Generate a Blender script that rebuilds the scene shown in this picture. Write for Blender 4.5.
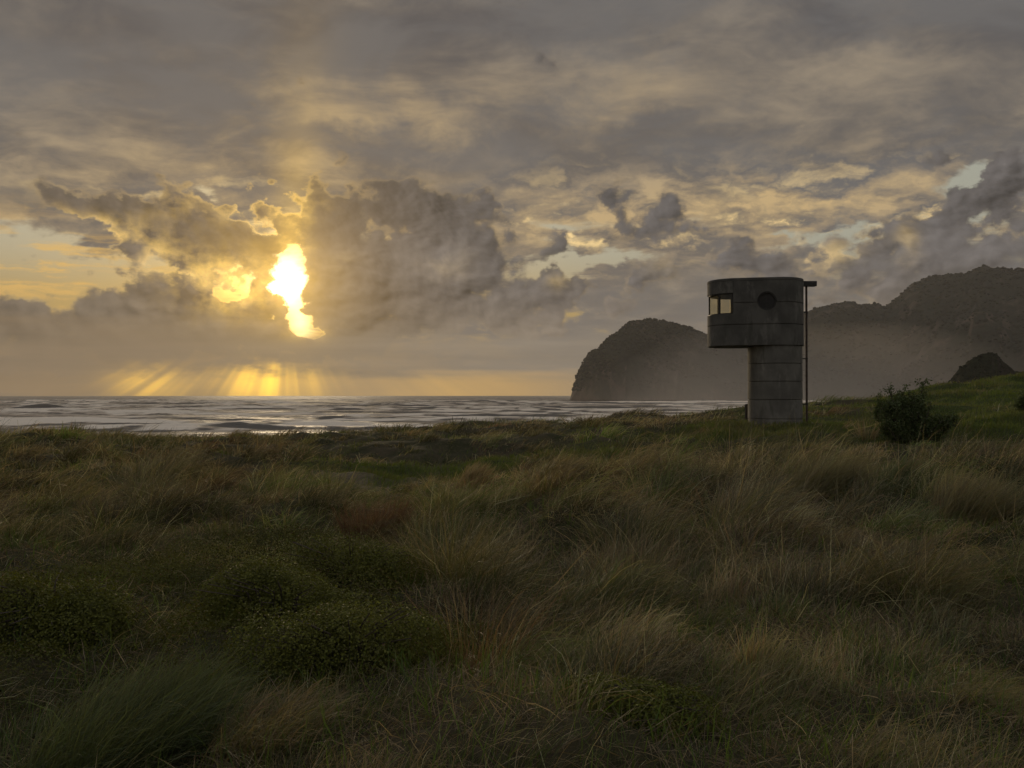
import bpy, bmesh, math, random
import numpy as np
from mathutils import Vector, Matrix, noise as mnoise

for o in list(bpy.data.objects):
    bpy.data.objects.remove(o, do_unlink=True)
scene = bpy.context.scene
COL = scene.collection
R = math.radians

# ------------------------------------------------------------------ camera
FPX = 853.0            # focal length expressed in photo pixels
HORIZON = 394.0        # photo row of the true horizon
EYE = 9.0              # metres above mean sea level
cam_data = bpy.data.cameras.new('camera')
cam_data.lens = 30.0
cam_data.sensor_width = 36.0
cam_data.clip_start = 0.1
cam_data.clip_end = 20000.0
cam = bpy.data.objects.new('camera', cam_data)
cam.location = (0, 0, EYE)
cam.rotation_euler = (R(90) + math.atan((HORIZON - 384.0) / FPX), 0, 0)
COL.objects.link(cam)
scene.camera = cam

# ------------------------------------------------------------------ light
SUN_AZ = -math.atan(227.0 / FPX)          # measured from +Y towards +X
SUN_EL = math.atan(109.0 / 883.0)
SUN_DIR = Vector((math.sin(SUN_AZ) * math.cos(SUN_EL), math.cos(SUN_AZ) * math.cos(SUN_EL), math.sin(SUN_EL)))
sun_data = bpy.data.lights.new('sun', 'SUN')
sun_data.energy = 1.2
sun_data.angle = R(11)
sun_data.color = (1.0, 0.77, 0.48)
sun = bpy.data.objects.new('sun', sun_data)
sun.rotation_euler = SUN_DIR.to_track_quat('Z', 'Y').to_euler()
sun.location = (-60, 200, 60)
COL.objects.link(sun)

vs = scene.view_settings
scene.display_settings.display_device = 'sRGB'
vs.view_transform = 'Standard'
vs.look = 'None'
vs.exposure = 0.0
vs.gamma = 1.0
vs.use_curve_mapping = False


def lin(r, g, b, k=1.0):
    f = lambda c: ((c / 255.0) / 12.92 if c <= 10.3 else ((c / 255.0 + 0.055) / 1.055) ** 2.4) * k
    return (f(r), f(g), f(b))


# ---------------------------------------------------- tiny node-expression kit
class X:
    """A scalar or vector socket with arithmetic that writes shader nodes."""
    def __init__(s, t, sock, vec=False):
        s.t, s.s, s.v = t, sock, vec

    def _m(s, op, b=None, c=None):
        vec = s.v or (isinstance(b, X) and b.v) or isinstance(b, tuple)
        n = s.t.nodes.new('ShaderNodeVectorMath' if vec else 'ShaderNodeMath')
        n.operation = op
        for i, q in enumerate((s, b, c)):
            if q is None:
                continue
            if isinstance(q, X):
                s.t.links.new(q.s, n.inputs[i])
            elif vec:
                n.inputs[i].default_value = q if isinstance(q, tuple) else (q, q, q)
            else:
                n.inputs[i].default_value = q
        return X(s.t, n.outputs[0], vec)

    def __add__(s, b): return s._m('ADD', b)
    __radd__ = __add__
    def __sub__(s, b): return s._m('SUBTRACT', b)
    def __rsub__(s, b): return (s * -1.0) + b
    def __mul__(s, b): return s._m('MULTIPLY', b)
    __rmul__ = __mul__
    def __truediv__(s, b): return s._m('DIVIDE', b)
    def pow(s, b): return s._m('POWER', b)
    def max(s, b): return s._m('MAXIMUM', b)
    def min(s, b): return s._m('MINIMUM', b)
    def exp(s): return s._m('EXPONENT')
    def abs(s): return s._m('ABSOLUTE')
    def sqrt(s): return s._m('SQRT')
    def madd(s, b, c): return s._m('MULTIPLY_ADD', b, c)
    def atan2(s, b): return s._m('ARCTAN2', b)

    def dot(s, b):
        n = s.t.nodes.new('ShaderNodeVectorMath'); n.operation = 'DOT_PRODUCT'
        s.t.links.new(s.s, n.inputs[0])
        if isinstance(b, X): s.t.links.new(b.s, n.inputs[1])
        else: n.inputs[1].default_value = b
        return X(s.t, n.outputs['Value'])

    def sep(s):
        n = s.t.nodes.new('ShaderNodeSeparateXYZ'); s.t.links.new(s.s, n.inputs[0])
        return [X(s.t, o) for o in n.outputs]

    def step(s, a, b, lo=0.0, hi=1.0):
        n = s.t.nodes.new('ShaderNodeMapRange'); n.interpolation_type = 'SMOOTHSTEP'
        s.t.links.new(s.s, n.inputs['Value'])
        for nm, q in (('From Min', a), ('From Max', b), ('To Min', lo), ('To Max', hi)):
            n.inputs[nm].default_value = q
        return X(s.t, n.outputs['Result'])


def vec(t, *c):
    n = t.nodes.new('ShaderNodeCombineXYZ')
    for i, q in enumerate(c):
        if isinstance(q, X): t.links.new(q.s, n.inputs[i])
        else: n.inputs[i].default_value = q
    return X(t, n.outputs[0], True)


def noise(t, p, scale=1.0, detail=5.0, rough=0.55, lac=2.0, distort=0.0, color=False):
    n = t.nodes.new('ShaderNodeTexNoise'); n.noise_dimensions = '3D'
    t.links.new(p.s, n.inputs['Vector'])
    n.inputs['Scale'].default_value = scale
    n.inputs['Detail'].default_value = detail
    n.inputs['Roughness'].default_value = rough
    n.inputs['Lacunarity'].default_value = lac
    n.inputs['Distortion'].default_value = distort
    return X(t, n.outputs['Color'], True) if color else X(t, n.outputs[0])


def mix(t, f, a, b):
    n = t.nodes.new('ShaderNodeMix'); n.data_type = 'RGBA'; n.clamp_factor = True
    for sock, q in ((n.inputs[0], f), (n.inputs[6], a), (n.inputs[7], b)):
        if isinstance(q, X): t.links.new(q.s, sock)
        elif isinstance(q, tuple): sock.default_value = (*q, 1.0)
        else: sock.default_value = q
    return X(t, n.outputs[2], True)


# ------------------------------------------------------------------ sky
def build_sky():
    w = bpy.data.worlds.new('World')
    scene.world = w
    w.use_nodes = True
    t = w.node_tree
    t.nodes.clear()
    out = t.nodes.new('ShaderNodeOutputWorld')
    bg = t.nodes.new('ShaderNodeBackground')
    t.links.new(bg.outputs[0], out.inputs[0])
    tc = t.nodes.new('ShaderNodeTexCoord')
    D = X(t, tc.outputs['Generated'], True)
    dx, dy, dz = D.sep()
    A = dx.atan2(dy) * FPX                         # azimuth, scaled
    E = dz.atan2((dx * dx + dy * dy).sqrt()) * FPX   # elevation, scaled
    P = vec(t, A, E, 0.0)

    def aim(px, py):                               # where a feature of the sky stands (azimuth, elevation)
        u, v = px - 512.0, HORIZON - py
        return (math.atan2(u, FPX) * FPX, math.atan2(v, math.hypot(u, FPX)) * FPX, 0.0)

    def blob(p, px, py, rx, ry, k=1.0):
        q = (p - aim(px, py)) * (1.0 / rx, 1.0 / ry, 0.0)
        return (q.dot(q) * -1.0).exp() * k

    def field(p, blobs):
        acc = None
        for b in blobs:
            g = blob(p, *b)
            acc = g if acc is None else acc + g
        return acc

    # distance from the sun
    S = aim(285, 283)
    ds = P - S
    rs = ds.dot(ds).sqrt()
    g_core = (rs * (-1.0 / 11.0)).exp()
    g_mid = (rs * (-1.0 / 42.0)).exp()
    g_wide = (rs * (-1.0 / 170.0)).exp()

    # --- clear air behind the clouds
    sky = t.nodes.new('ShaderNodeTexSky')
    sky.sky_type = 'NISHITA'
    sky.sun_disc = False
    sky.sun_elevation = SUN_EL
    sky.sun_rotation = SUN_AZ
    sky.air_density = 1.2
    sky.dust_density = 3.0
    nish = X(t, sky.outputs[0], True) * 0.05
    low = mix(t, E.step(0, 60), lin(200, 155, 92), lin(168, 144, 92))
    low = mix(t, E.step(70, 150), low, lin(178, 177, 160))
    low = mix(t, E.step(150, 420), low, lin(160, 178, 186))
    air = low * 0.80 + nish * 0.10
    air = air + vec(t, g_wide * 0.10, g_wide * 0.045, g_wide * -0.04)
    air = air + vec(t, g_mid * 0.95, g_mid * 0.52, g_mid * 0.0)
    air = air + vec(t, g_core * 11.0, g_core * 9.0, g_core * 6.0)

    hot = field(P, [(301, 324, 11, 14, 2.2)])
    air = air + vec(t, hot, hot * 0.80, hot * 0.40)
    hot = field(P, [(236, 291, 18, 16, 0.45), (262, 300, 30, 12, 0.3), (298, 208, 20, 12, 0.5), (205, 282, 40, 14, 0.2)])
    air = air + vec(t, hot, hot * 0.62, hot * 0.10)

    # --- high broken sheet, in perspective on a flat layer
    zz = dz.max(0.0) + 0.20
    H = vec(t, dx / zz, dy / zz, 0.0)
    Hw = H + (noise(t, H, 1.6, 3, 0.5, color=True) - 0.5) * 0.5
    n1 = noise(t, Hw * (0.9, 1.0, 1.0) + (2.0, 0.0, 0.0), 2.1, 6, 0.58)
    n2 = noise(t, Hw * (0.8, 1.15, 1.0) + (7.3, 2.1, 3.0), 6.5, 7, 0.62)
    n3 = noise(t, P * (1 / 190.0, 1 / 80.0, 0) + (3.0, 9.0, 1.0), 1.0, 6, 0.6, 2.0, 0.6)
    n_w = noise(t, P * (1 / 60.0, 1 / 46.0, 0) + (2.0, 1.0, 4.0), 1.0, 5, 0.6, color=True)
    Pw = P + (n_w - 0.5) * (95.0, 70.0, 0.0)
    cover = E.step(120, 240, 0.10, 0.85)
    cover = cover + field(Pw, [(50, 284, 140, 26, -0.60), (60, 205, 110, 24, 0.35), (985, 182, 36, 20, -0.85), (215, 192, 26, 8, -0.55), (150, 185, 45, 18, -0.3),
                              (590, 258, 50, 10, -0.65), (590, 200, 90, 10, -0.25), (610, 235, 80, 30, -0.05),
                              (820, 226, 110, 6, -0.35), (1000, 350, 300, 80, 0.4), (700, 300, 150, 60, 0.3)])
    nn = (n1 - 0.5) * 1.5 + (n2 - 0.5) * 1.1
    hd = cover + nn
    ha = hd.step(-0.05, 0.26) * (1.0 - blob(P, 290, 302, 34, 44, 1.0))
    patch = field(Pw, [(320, 105, 70, 30, 0.45), (425, 118, 70, 22, 0.50), (640, 92, 75, 30, 0.42), (560, 55, 90, 25, 0.20), (890, 68, 90, 22, 0.32), (720, 30, 60, 20, 0.2),
                      (300, 160, 50, 30, 0.3), (90, 150, 90, 18, 0.16), (60, 195, 120, 16, 0.2), (215, 185, 30, 8, 0.4), (180, 90, 80, 20, 0.15),
                      (560, 222, 90, 30, 0.30), (780, 165, 110, 14, 0.25), (860, 200, 150, 30, 0.25), (740, 205, 60, 20, 0.2),
                      (590, 165, 110, 14, -0.35), (500, 150, 70, 14, -0.2), (900, 140, 120, 20, -0.22), (230, 100, 70, 10, -0.22), (120, 70, 160, 26, -0.2), (500, 25, 170, 24, -0.2), (960, 25, 140, 30, -0.25),
                      (320, 130, 90, 10, -0.25), (170, 125, 60, 10, -0.15), (660, 130, 70, 10, -0.2), (790, 110, 80, 16, 0.12)])
    thick = (nn * 0.70 + (n2 - 0.5) * E.step(180, 300, 0.9, 0.25) + (n3 - 0.5) * 1.1 - patch * 0.9 + 0.50).step(-0.30, 0.72)
    warm = field(P, [(300, 160, 150, 95, 0.6), (90, 210, 190, 60, 0.6), (450, 118, 190, 40, 0.45), (640, 95, 90, 45, 0.3),
                     (560, 225, 120, 45, 0.85), (860, 195, 190, 50, 0.7), (880, 70, 150, 45, 0.15), (760, 215, 100, 45, 0.5)]).min(1.0)
    n4 = noise(t, P * (1 / 80.0, 1 / 27.0, 0) + (n_w - 0.5) * 1.1, 1.0, 5, 0.56)
    thick = (thick + (n4 - 0.5) * 4.5 * field(P, [(600, 215, 140, 45, 1.0), (850, 200, 210, 50, 1.0), (130, 200, 180, 35, 0.8)])).max(0.0).min(1.0)
    glint = n4.step(0.52, 0.68) * field(P, [(580, 225, 90, 40, 1.0), (860, 205, 180, 42, 0.75), (170, 190, 130, 18, 0.6), (820, 225, 150, 12, 0.6)])
    lit = mix(t, warm, lin(148, 137, 122), lin(198, 170, 124))
    lit = lit + vec(t, g_mid * 0.4, g_mid * 0.22, g_mid * 0.02)
    dark = mix(t, E.step(150, 380), lin(104, 99, 94), lin(86, 85, 87))
    dark = mix(t, n3.step(0.4, 0.62), dark, lin(105, 103, 102))
    hcol = mix(t, thick, lit, dark)
    hcol = hcol + vec(t, glint * 0.85, glint * 0.58, glint * 0.20)
    hcol = hcol + vec(t, g_wide * 0.075, g_wide * 0.037, 0.0)
    base = mix(t, ha, air, hcol)
    # thin bright streaks low on the left
    st = noise(t, P * (1 / 100.0, 1 / 11.0, 0) + (1.0, 5.0, 0.0) + (noise(t, P * (1 / 30.0, 1 / 20.0, 0), 1.0, 3, 0.5, color=True) - 0.5) * 0.8, 1.0, 6, 0.6)
    st = st.step(0.47, 0.64) * (field(P, [(40, 268, 170, 36, 1.0), (30, 350, 170, 10, 0.9), (90, 350, 80, 10, 0.4)])).min(1.0)
    base = mix(t, st * 0.9, base, lin(234, 186, 98))

    # --- low heaped clouds
    def billow(p, sc):
        n = t.nodes.new('ShaderNodeTexVoronoi'); n.feature = 'SMOOTH_F1'; n.voronoi_dimensions = '2D'
        t.links.new(p.s, n.inputs['Vector'])
        n.inputs['Scale'].default_value = sc; n.inputs['Detail'].default_value = 1.5; n.inputs['Roughness'].default_value = 0.55; n.inputs['Smoothness'].default_value = 0.35
        return X(t, n.outputs['Distance'])
    def puff(p):
        a_ = noise(t, p * (1 / 58.0, 1 / 44.0, 0) + (11.0, 3.0, 0.0), 1.0, 7, 0.58, 2.0, 0.25)
        return a_ + (0.45 - billow(p * (1.0, 1.25, 0.0) + (n_w - 0.5) * (20.0, 20.0, 0.0), 1 / 30.0)) * 0.22
    f1 = puff(P)
    q = (rs + 20.0)
    dsx, dsy, _z = ds.sep()
    toward = vec(t, dsx / q * -5.0, dsy / q * -5.0 + 3.5, 0.0)
    f2 = puff(P + toward)
    B = [
        # band across the upper left
        (60, 205, 40, 11, 0.55), (105, 206, 50, 15, 0.75), (185, 188, 36, 14, 0.75), (140, 222, 50, 15, 0.85), (180, 236, 50, 18, 0.95), (215, 246, 50, 18, 1.0), (250, 254, 34, 18, 0.95), (240, 214, 50, 16, 0.7),
        (290, 202, 26, 18, 0.55), (305, 238, 18, 22, 0.45), (120, 252, 26, 10, 0.6), (262, 278, 12, 16, 0.7), (200, 266, 40, 10, 0.40), (215, 280, 55, 16, 0.72), (258, 300, 24, 12, 0.65), (312, 295, 12, 40, 0.4),
        # bank low on the left
        (20, 338, 130, 24, 1.0), (140, 326, 80, 26, 1.0), (175, 300, 44, 16, 0.8), (115, 306, 36, 14, 0.4), (240, 328, 60, 24, 1.0), (225, 304, 34, 14, 0.7), (262, 308, 18, 10, 0.6),
        (320, 350, 80, 14, 0.8), (272, 346, 40, 14, 0.6),
        # great mass right of the sun
        (340, 225, 36, 46, 1.15), (345, 290, 36, 48, 1.2), (430, 264, 82, 48, 1.30), (392, 200, 26, 22, 0.85), (440, 250, 26, 20, 0.6), (446, 206, 26, 20, 0.8), (488, 212, 22, 30, 0.75), (418, 222, 30, 16, 0.3), (525, 296, 60, 32, 1.0),
        (575, 282, 26, 22, 0.8), (420, 315, 90, 28, 0.8),
        # broken heaps towards the right
        (611, 200, 13, 16, 0.9), (640, 292, 40, 30, 0.70), (662, 226, 26, 28, 0.95), (690, 240, 26, 22, 0.6), (632, 256, 18, 20, 0.5), (625, 232, 12, 18, 0.35),
        (735, 250, 30, 22, 0.75), (780, 248, 30, 26, 0.8), (770, 280, 50, 28, 0.8), (850, 285, 50, 30, 0.85), (930, 262, 60, 36, 0.85),
        (1016, 178, 26, 26, 1.0), (1000, 240, 60, 50, 0.8), (970, 160, 26, 9, 0.6), (955, 197, 22, 10, 0.6), (900, 235, 30, 16, 0.4), (880, 250, 14, 14, 0.3),
    ]
    HOLES = [
        (245, 281, 5, 10, -0.62), (226, 293, 11, 4, -0.55), (240, 296, 5, 6, -0.4), (290, 255, 7, 12, -0.6),
        (208, 284, 26, 7, -0.5), (182, 268, 22, 7, -0.4), (150, 205, 16, 8, -0.6), (268, 232, 16, 8, -0.5), (562, 281, 13, 8, -0.5),
        (297, 208, 18, 12, -0.7), (590, 262, 40, 9, -0.5), (240, 222, 12, 6, -0.5), (215, 192, 20, 7, -0.6),
    ]
    Ps = P + (n_w - 0.5) * (34.0, 30.0, 0.0)
    Pq = P + (n_w - 0.5) * (40.0, 34.0, 0.0)
    SUNGAP = [(285, 282, 13, 14, -1.75), (271, 290, 13, 6, -1.2), (295, 306, 6, 12, -1.1), (302, 331, 14, 5, -1.7), (299, 320, 7, 7, -1.0), (262, 284, 20, 4, 0.35), (290, 310, 22, 3, 0.6)]
    Fb = field(Pw, B) + field(Ps, HOLES) + field(Pq, SUNGAP)
    fine = noise(t, P * (1 / 17.0, 1 / 14.0, 0), 1.0, 4, 0.6)
    near_sun = blob(P, 262, 296, 80, 50, 1.0)
    F = Fb + (f1 - 0.5) * 2.7 + (fine - 0.5) * (near_sun * 2.2 + 0.7) - 0.42
    soft = noise(t, P * (1 / 120.0, 1 / 80.0, 0) + (0.0, 6.0, 2.0), 1.0, 3, 0.5).step(0.38, 0.62)
    ca = mix(t, soft, vec(t, F.step(-0.07, 0.22), 0.0, 0.0), vec(t, F.step(-0.22, 0.50), 0.0, 0.0)).sep()[0]
    dense = F.step(0.0, 0.36)
    rim = (1.0 - dense)
    relief = ((f1 - f2) * 5.0).max(-1.0).min(1.0)
    body = mix(t, E.step(20, 130), lin(116, 103, 87), lin(94, 90, 88))
    body = mix(t, (A * 1.0).step(-330, 120), mix(t, 0.5, body, lin(106, 90, 68)), body)
    big = noise(t, P * (1 / 80.0, 1 / 60.0, 0) + (5.0, 8.0, 2.0), 1.0, 5, 0.55)
    glow_in = field(Pw, [(325, 275, 34, 46, 0.45), (432, 262, 44, 22, 0.55), (520, 335, 160, 16, 0.35), (380, 325, 60, 12, -0.2), (430, 225, 60, 24, -0.18), (150, 330, 80, 16, 0.25), (230, 335, 50, 20, 0.2), (900, 250, 80, 30, 0.2)])
    shade = 1.0 + relief * 0.62 + (big - 0.5) * 1.4 + glow_in
    ccol = body * vec(t, shade, shade, shade)
    warmrim = (field(P, [(230, 290, 130, 80, 0.7), (70, 240, 130, 90, 0.55), (830, 250, 60, 40, 1.0), (560, 235, 130, 70, 0.30), (905, 245, 20, 30, 0.8), (690, 230, 90, 60, 0.18), (425, 265, 30, 20, 0.3)]) + 0.02).min(1.0)
    rimn = noise(t, P * (1 / 40.0, 1 / 30.0, 0) + (9.0, 2.0, 5.0), 1.0, 3, 0.5).step(0.42, 0.62)
    rr = rim * warmrim * (rimn * 0.85 + relief.max(0.0) * 0.9 + 0.15) * Fb.step(0.05, 0.40)
    kiss = field(Ps, [(832, 252, 26, 11, 1.0), (905, 247, 9, 15, 0.9), (445, 262, 22, 12, 0.45), (345, 262, 16, 10, 0.4), (820, 275, 12, 14, 0.4), (562, 283, 14, 8, 0.8), (660, 262, 26, 12, 0.3)]) * (f1 - 0.30).max(0.0) * 2.6
    ccol = ccol + vec(t, kiss * 0.55, kiss * 0.37, kiss * 0.11)
    gold = field(Ps, [(238, 285, 48, 26, 1.0), (165, 262, 40, 16, 0.6), (292, 248, 14, 32, 0.8), (110, 232, 50, 13, 0.6), (288, 204, 30, 13, 0.7), (240, 215, 24, 12, 0.5), (180, 205, 26, 12, 0.5), (30, 222, 50, 12, 0.6), (305, 335, 26, 12, 0.6)]) * ((fine - 0.42) * 2.4 + (0.56 - f1) * 2.0).max(0.0).min(1.2) * Fb.step(0.0, 0.35)
    ccol = ccol + vec(t, gold * 1.05, gold * 0.66, gold * 0.14)
    ccol = ccol + vec(t, rr * 0.55, rr * 0.36, rr * 0.11)
    ccol = ccol + vec(t, g_mid * 0.50, g_mid * 0.255, g_mid * 0.01)
    silver = (rim * rim) * g_mid
    ccol = ccol + vec(t, silver * 5.0, silver * 3.0, silver * 0.5)
    col = mix(t, ca, base, ccol)

    # --- grey veil under the cloud bases and the bright gap at the horizon
    vn = noise(t, P * (1 / 200.0, 1 / 14.0, 0) + (4.0, 4.0, 0.0), 1.0, 5, 0.55)
    veil = (E * -1.0 + (vn - 0.5) * 50.0).step(-80, -42) * 0.92
    vcol = mix(t, (A * 1.0).step(-420, 60), lin(128, 106, 77), lin(133, 122, 108)) * vec(t, 1.0 + (vn - 0.5) * 0.8, 1.0 + (vn - 0.5) * 0.8, 1.0 + (vn - 0.5) * 0.8)
    veil = veil * (1.0 - blob(P, 302, 329, 24, 9, 0.95))
    vcol = vcol + vec(t, g_mid * 0.16, g_mid * 0.09, 0.0)
    col = mix(t, veil, col, vcol)
    gap = (E * -1.0 + (vn - 0.5) * 34.0).step(-26, -10)
    gap = gap * ((blob(P, 470, 394, 130, 60, 0.9) + blob(P, 280, 385, 60, 60, 0.25) + blob(P, 110, 394, 80, 60, 0.12) + blob(P, 900, 394, 300, 60, 0.3)).min(1.0))
    col = mix(t, gap, col, lin(196, 156, 92))

    # --- shafts of light fanning down from behind the bank, and one standing above the sun
    sx, sy, _ = (P - aim(286, 290)).sep()
    ang = sx / ((sy * -1.0).max(8.0))
    ray = noise(t, vec(t, ang * 5.0, 0.35, 0.0), 1.0, 2, 0.5).step(0.30, 0.74) * 0.8 + 0.28
    ray = ray * (sy * -1.0).step(46, 92) * (blob(P, 268, 374, 44, 32, 1.05) + blob(P, 150, 382, 30, 20, 0.5) + blob(P, 440, 380, 70, 40, 0.06))
    edge = (sy * -1.0 + (noise(t, P * (1 / 26.0, 1 / 12.0, 0), 1.0, 5, 0.6) - 0.5) * 46.0).step(62, 88)
    ray = ray * edge
    col = col + vec(t, ray * 2.0, ray * 1.10, ray * 0.02)
    bx, by, _ = (P - aim(288, 262)).sep()
    wid = by * 0.10 + 11.0
    bq = (bx - by * 0.08) / wid.max(6.0)
    beam = (bq * bq * -1.0).exp() * by.step(-4, 20) * (by.max(0.0) * (-1.0 / 85.0)).exp()
    col = col + vec(t, beam * 0.50, beam * 0.29, beam * 0.02)

    # unseen sky overhead and behind the camera, brightened and cooled to light the foreground
    col = mix(t, E.step(430, 760) * 0.9, col, (0.44, 0.445, 0.46))
    col = mix(t, dy.step(0.1, -0.6) * E.step(0, 200) * 0.35, col, (0.30, 0.305, 0.31))

    # aureole of the low sun in the damp air
    au1 = (rs * (-1.0 / 24.0)).exp(); au2 = (rs * (-1.0 / 75.0)).exp()
    col = col + vec(t, au1 * 0.60 + au2 * 0.10, au1 * 0.36 + au2 * 0.055, au1 * 0.05)
    g3 = blob(P, 236, 288, 26, 20, 1.0) + blob(P, 302, 326, 20, 16, 1.2)
    col = col + vec(t, g3 * 0.16, g3 * 0.09, g3 * 0.01)

    # below the horizon nothing but dim ground light (terrain and water cover it)
    col = mix(t, E.step(-40, -3), lin(60, 55, 48), col)
    t.links.new(col.s, bg.inputs['Color'])
    bg.inputs['Strength'].default_value = 1.0
    try:
        w.cycles.sampling_method = 'MANUAL'
        w.cycles.sample_map_resolution = 1024
    except Exception:
        pass


build_sky()
scene.cycles.volume_bounces = 1
scene.cycles.max_bounces = 5
scene.cycles.diffuse_bounces = 3
scene.cycles.glossy_bounces = 3
scene.cycles.transparent_max_bounces = 8
scene.cycles.use_adaptive_sampling = True
scene.cycles.adaptive_threshold = 0.02


# ------------------------------------------------------------------ helpers
rng = np.random.default_rng(7)


def put(px, py, d):
    """World point seen in the direction of photo pixel (px, py) at forward distance d."""
    return Vector(((px - 512.0) / FPX * d, d, EYE - (py - HORIZON) / FPX * d))


def tag(o, label=None, cat=None, group=None, kind=None):
    if label: o['label'] = label
    if cat: o['category'] = cat
    if group: o['group'] = group
    if kind: o['kind'] = kind
    return o


def empty(name, loc, rotz=0.0):
    o = bpy.data.objects.new(name, None)
    o.empty_display_size = 0.3
    o.location = loc
    o.rotation_euler = (0, 0, rotz)
    COL.objects.link(o)
    return o


def link(name, me, mats, parent=None):
    o = bpy.data.objects.new(name, me)
    for m in (mats if isinstance(mats, (list, tuple)) else [mats]):
        me.materials.append(m)
    COL.objects.link(o)
    if parent: o.parent = parent
    return o


def from_bm(name, bm, mats, parent=None, smooth=False):
    me = bpy.data.meshes.new(name)
    bm.normal_update()
    bm.to_mesh(me); bm.free()
    if smooth:
        me.polygons.foreach_set('use_smooth', np.ones(len(me.polygons), dtype=bool))
    return link(name, me, mats, parent)


def from_np(name, verts, faces_flat, loop_start, mats, parent=None, smooth=True, color=None, extra=None):
    """Fast mesh from arrays. faces_flat: vertex index per loop; loop_start: first loop of each face."""
    me = bpy.data.meshes.new(name)
    nv = len(verts)
    me.vertices.add(nv)
    me.vertices.foreach_set('co', np.ascontiguousarray(verts, dtype=np.float32).ravel())
    me.loops.add(len(faces_flat))
    me.loops.foreach_set('vertex_index', np.ascontiguousarray(faces_flat, dtype=np.int32))
    me.polygons.add(len(loop_start))
    me.polygons.foreach_set('loop_start', np.ascontiguousarray(loop_start, dtype=np.int32))
    me.update(calc_edges=True)
    if smooth:
        me.polygons.foreach_set('use_smooth', np.ones(len(loop_start), dtype=bool))
    if color is not None:
        at = me.attributes.new('tint', 'FLOAT_COLOR', 'POINT')
        c = np.ones((nv, 4), dtype=np.float32); c[:, :3] = color
        at.data.foreach_set('color', c.ravel())
    for k, v in (extra or {}).items():
        at = me.attributes.new(k, 'FLOAT', 'POINT')
        at.data.foreach_set('value', np.ascontiguousarray(v, dtype=np.float32))
    me.validate()
    return link(name, me, mats, parent)


def grid_mesh(name, Xg, Yg, Zg, mat, **kw):
    n, m = Xg.shape
    v = np.stack([Xg, Yg, Zg], -1).reshape(-1, 3)
    i, j = np.meshgrid(np.arange(n - 1), np.arange(m - 1), indexing='ij')
    a = (i * m + j).ravel()
    q = np.stack([a, a + m, a + m + 1, a + 1], -1)
    return from_np(name, v, q.ravel(), np.arange(len(q)) * 4, mat, **kw)


# value noise in numpy (periodic lattice hashed from a fixed table)
_T = np.random.default_rng(11).random((256, 256)).astype(np.float64)


def vnoise(x, y):
    xi = np.floor(x).astype(int); yi = np.floor(y).astype(int)
    fx = x - xi; fy = y - yi
    fx = fx * fx * fx * (fx * (fx * 6 - 15) + 10); fy = fy * fy * fy * (fy * (fy * 6 - 15) + 10)
    g = lambda a, b: _T[a % 256, b % 256]
    return (g(xi, yi) * (1 - fx) + g(xi + 1, yi) * fx) * (1 - fy) + (g(xi, yi + 1) * (1 - fx) + g(xi + 1, yi + 1) * fx) * fy


def fbm(x, y, oct=4, gain=0.5):
    x = np.asarray(x, float); y = np.asarray(y, float)
    s = 0.0; a = 1.0; tot = 0.0
    for k in range(oct):
        s = s + a * (vnoise(x * 2 ** k + 17.3 * k, y * 2 ** k - 9.1 * k) - 0.5); tot += a; a *= gain
    return s / tot * 2.0            # about -1..1


def sstep(x, a, b):
    t_ = np.clip((x - a) / (b - a), 0, 1)
    return t_ * t_ * (3 - 2 * t_)


def material(name):
    m = bpy.data.materials.new(name)
    m.use_nodes = True
    t = m.node_tree
    b = t.nodes['Principled BSDF']
    return m, t, b


def attr(t, name, vec_=True):
    n = t.nodes.new('ShaderNodeAttribute'); n.attribute_name = name
    return X(t, n.outputs['Color'], True) if vec_ else X(t, n.outputs['Fac'])


def objco(t):
    n = t.nodes.new('ShaderNodeTexCoord')
    return X(t, n.outputs['Object'], True)


def bump(t, b, h, strength=0.4, dist=0.02):
    n = t.nodes.new('ShaderNodeBump')
    n.inputs['Strength'].default_value = strength
    n.inputs['Distance'].default_value = dist
    t.links.new(h.s, n.inputs['Height'])
    t.links.new(n.outputs[0], b.inputs['Normal'])


# ------------------------------------------------------------------ the dunes: one height function
def crest(d, px, table):
    return np.interp(px, [a for a, _ in table], [b for _, b in table])


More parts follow.
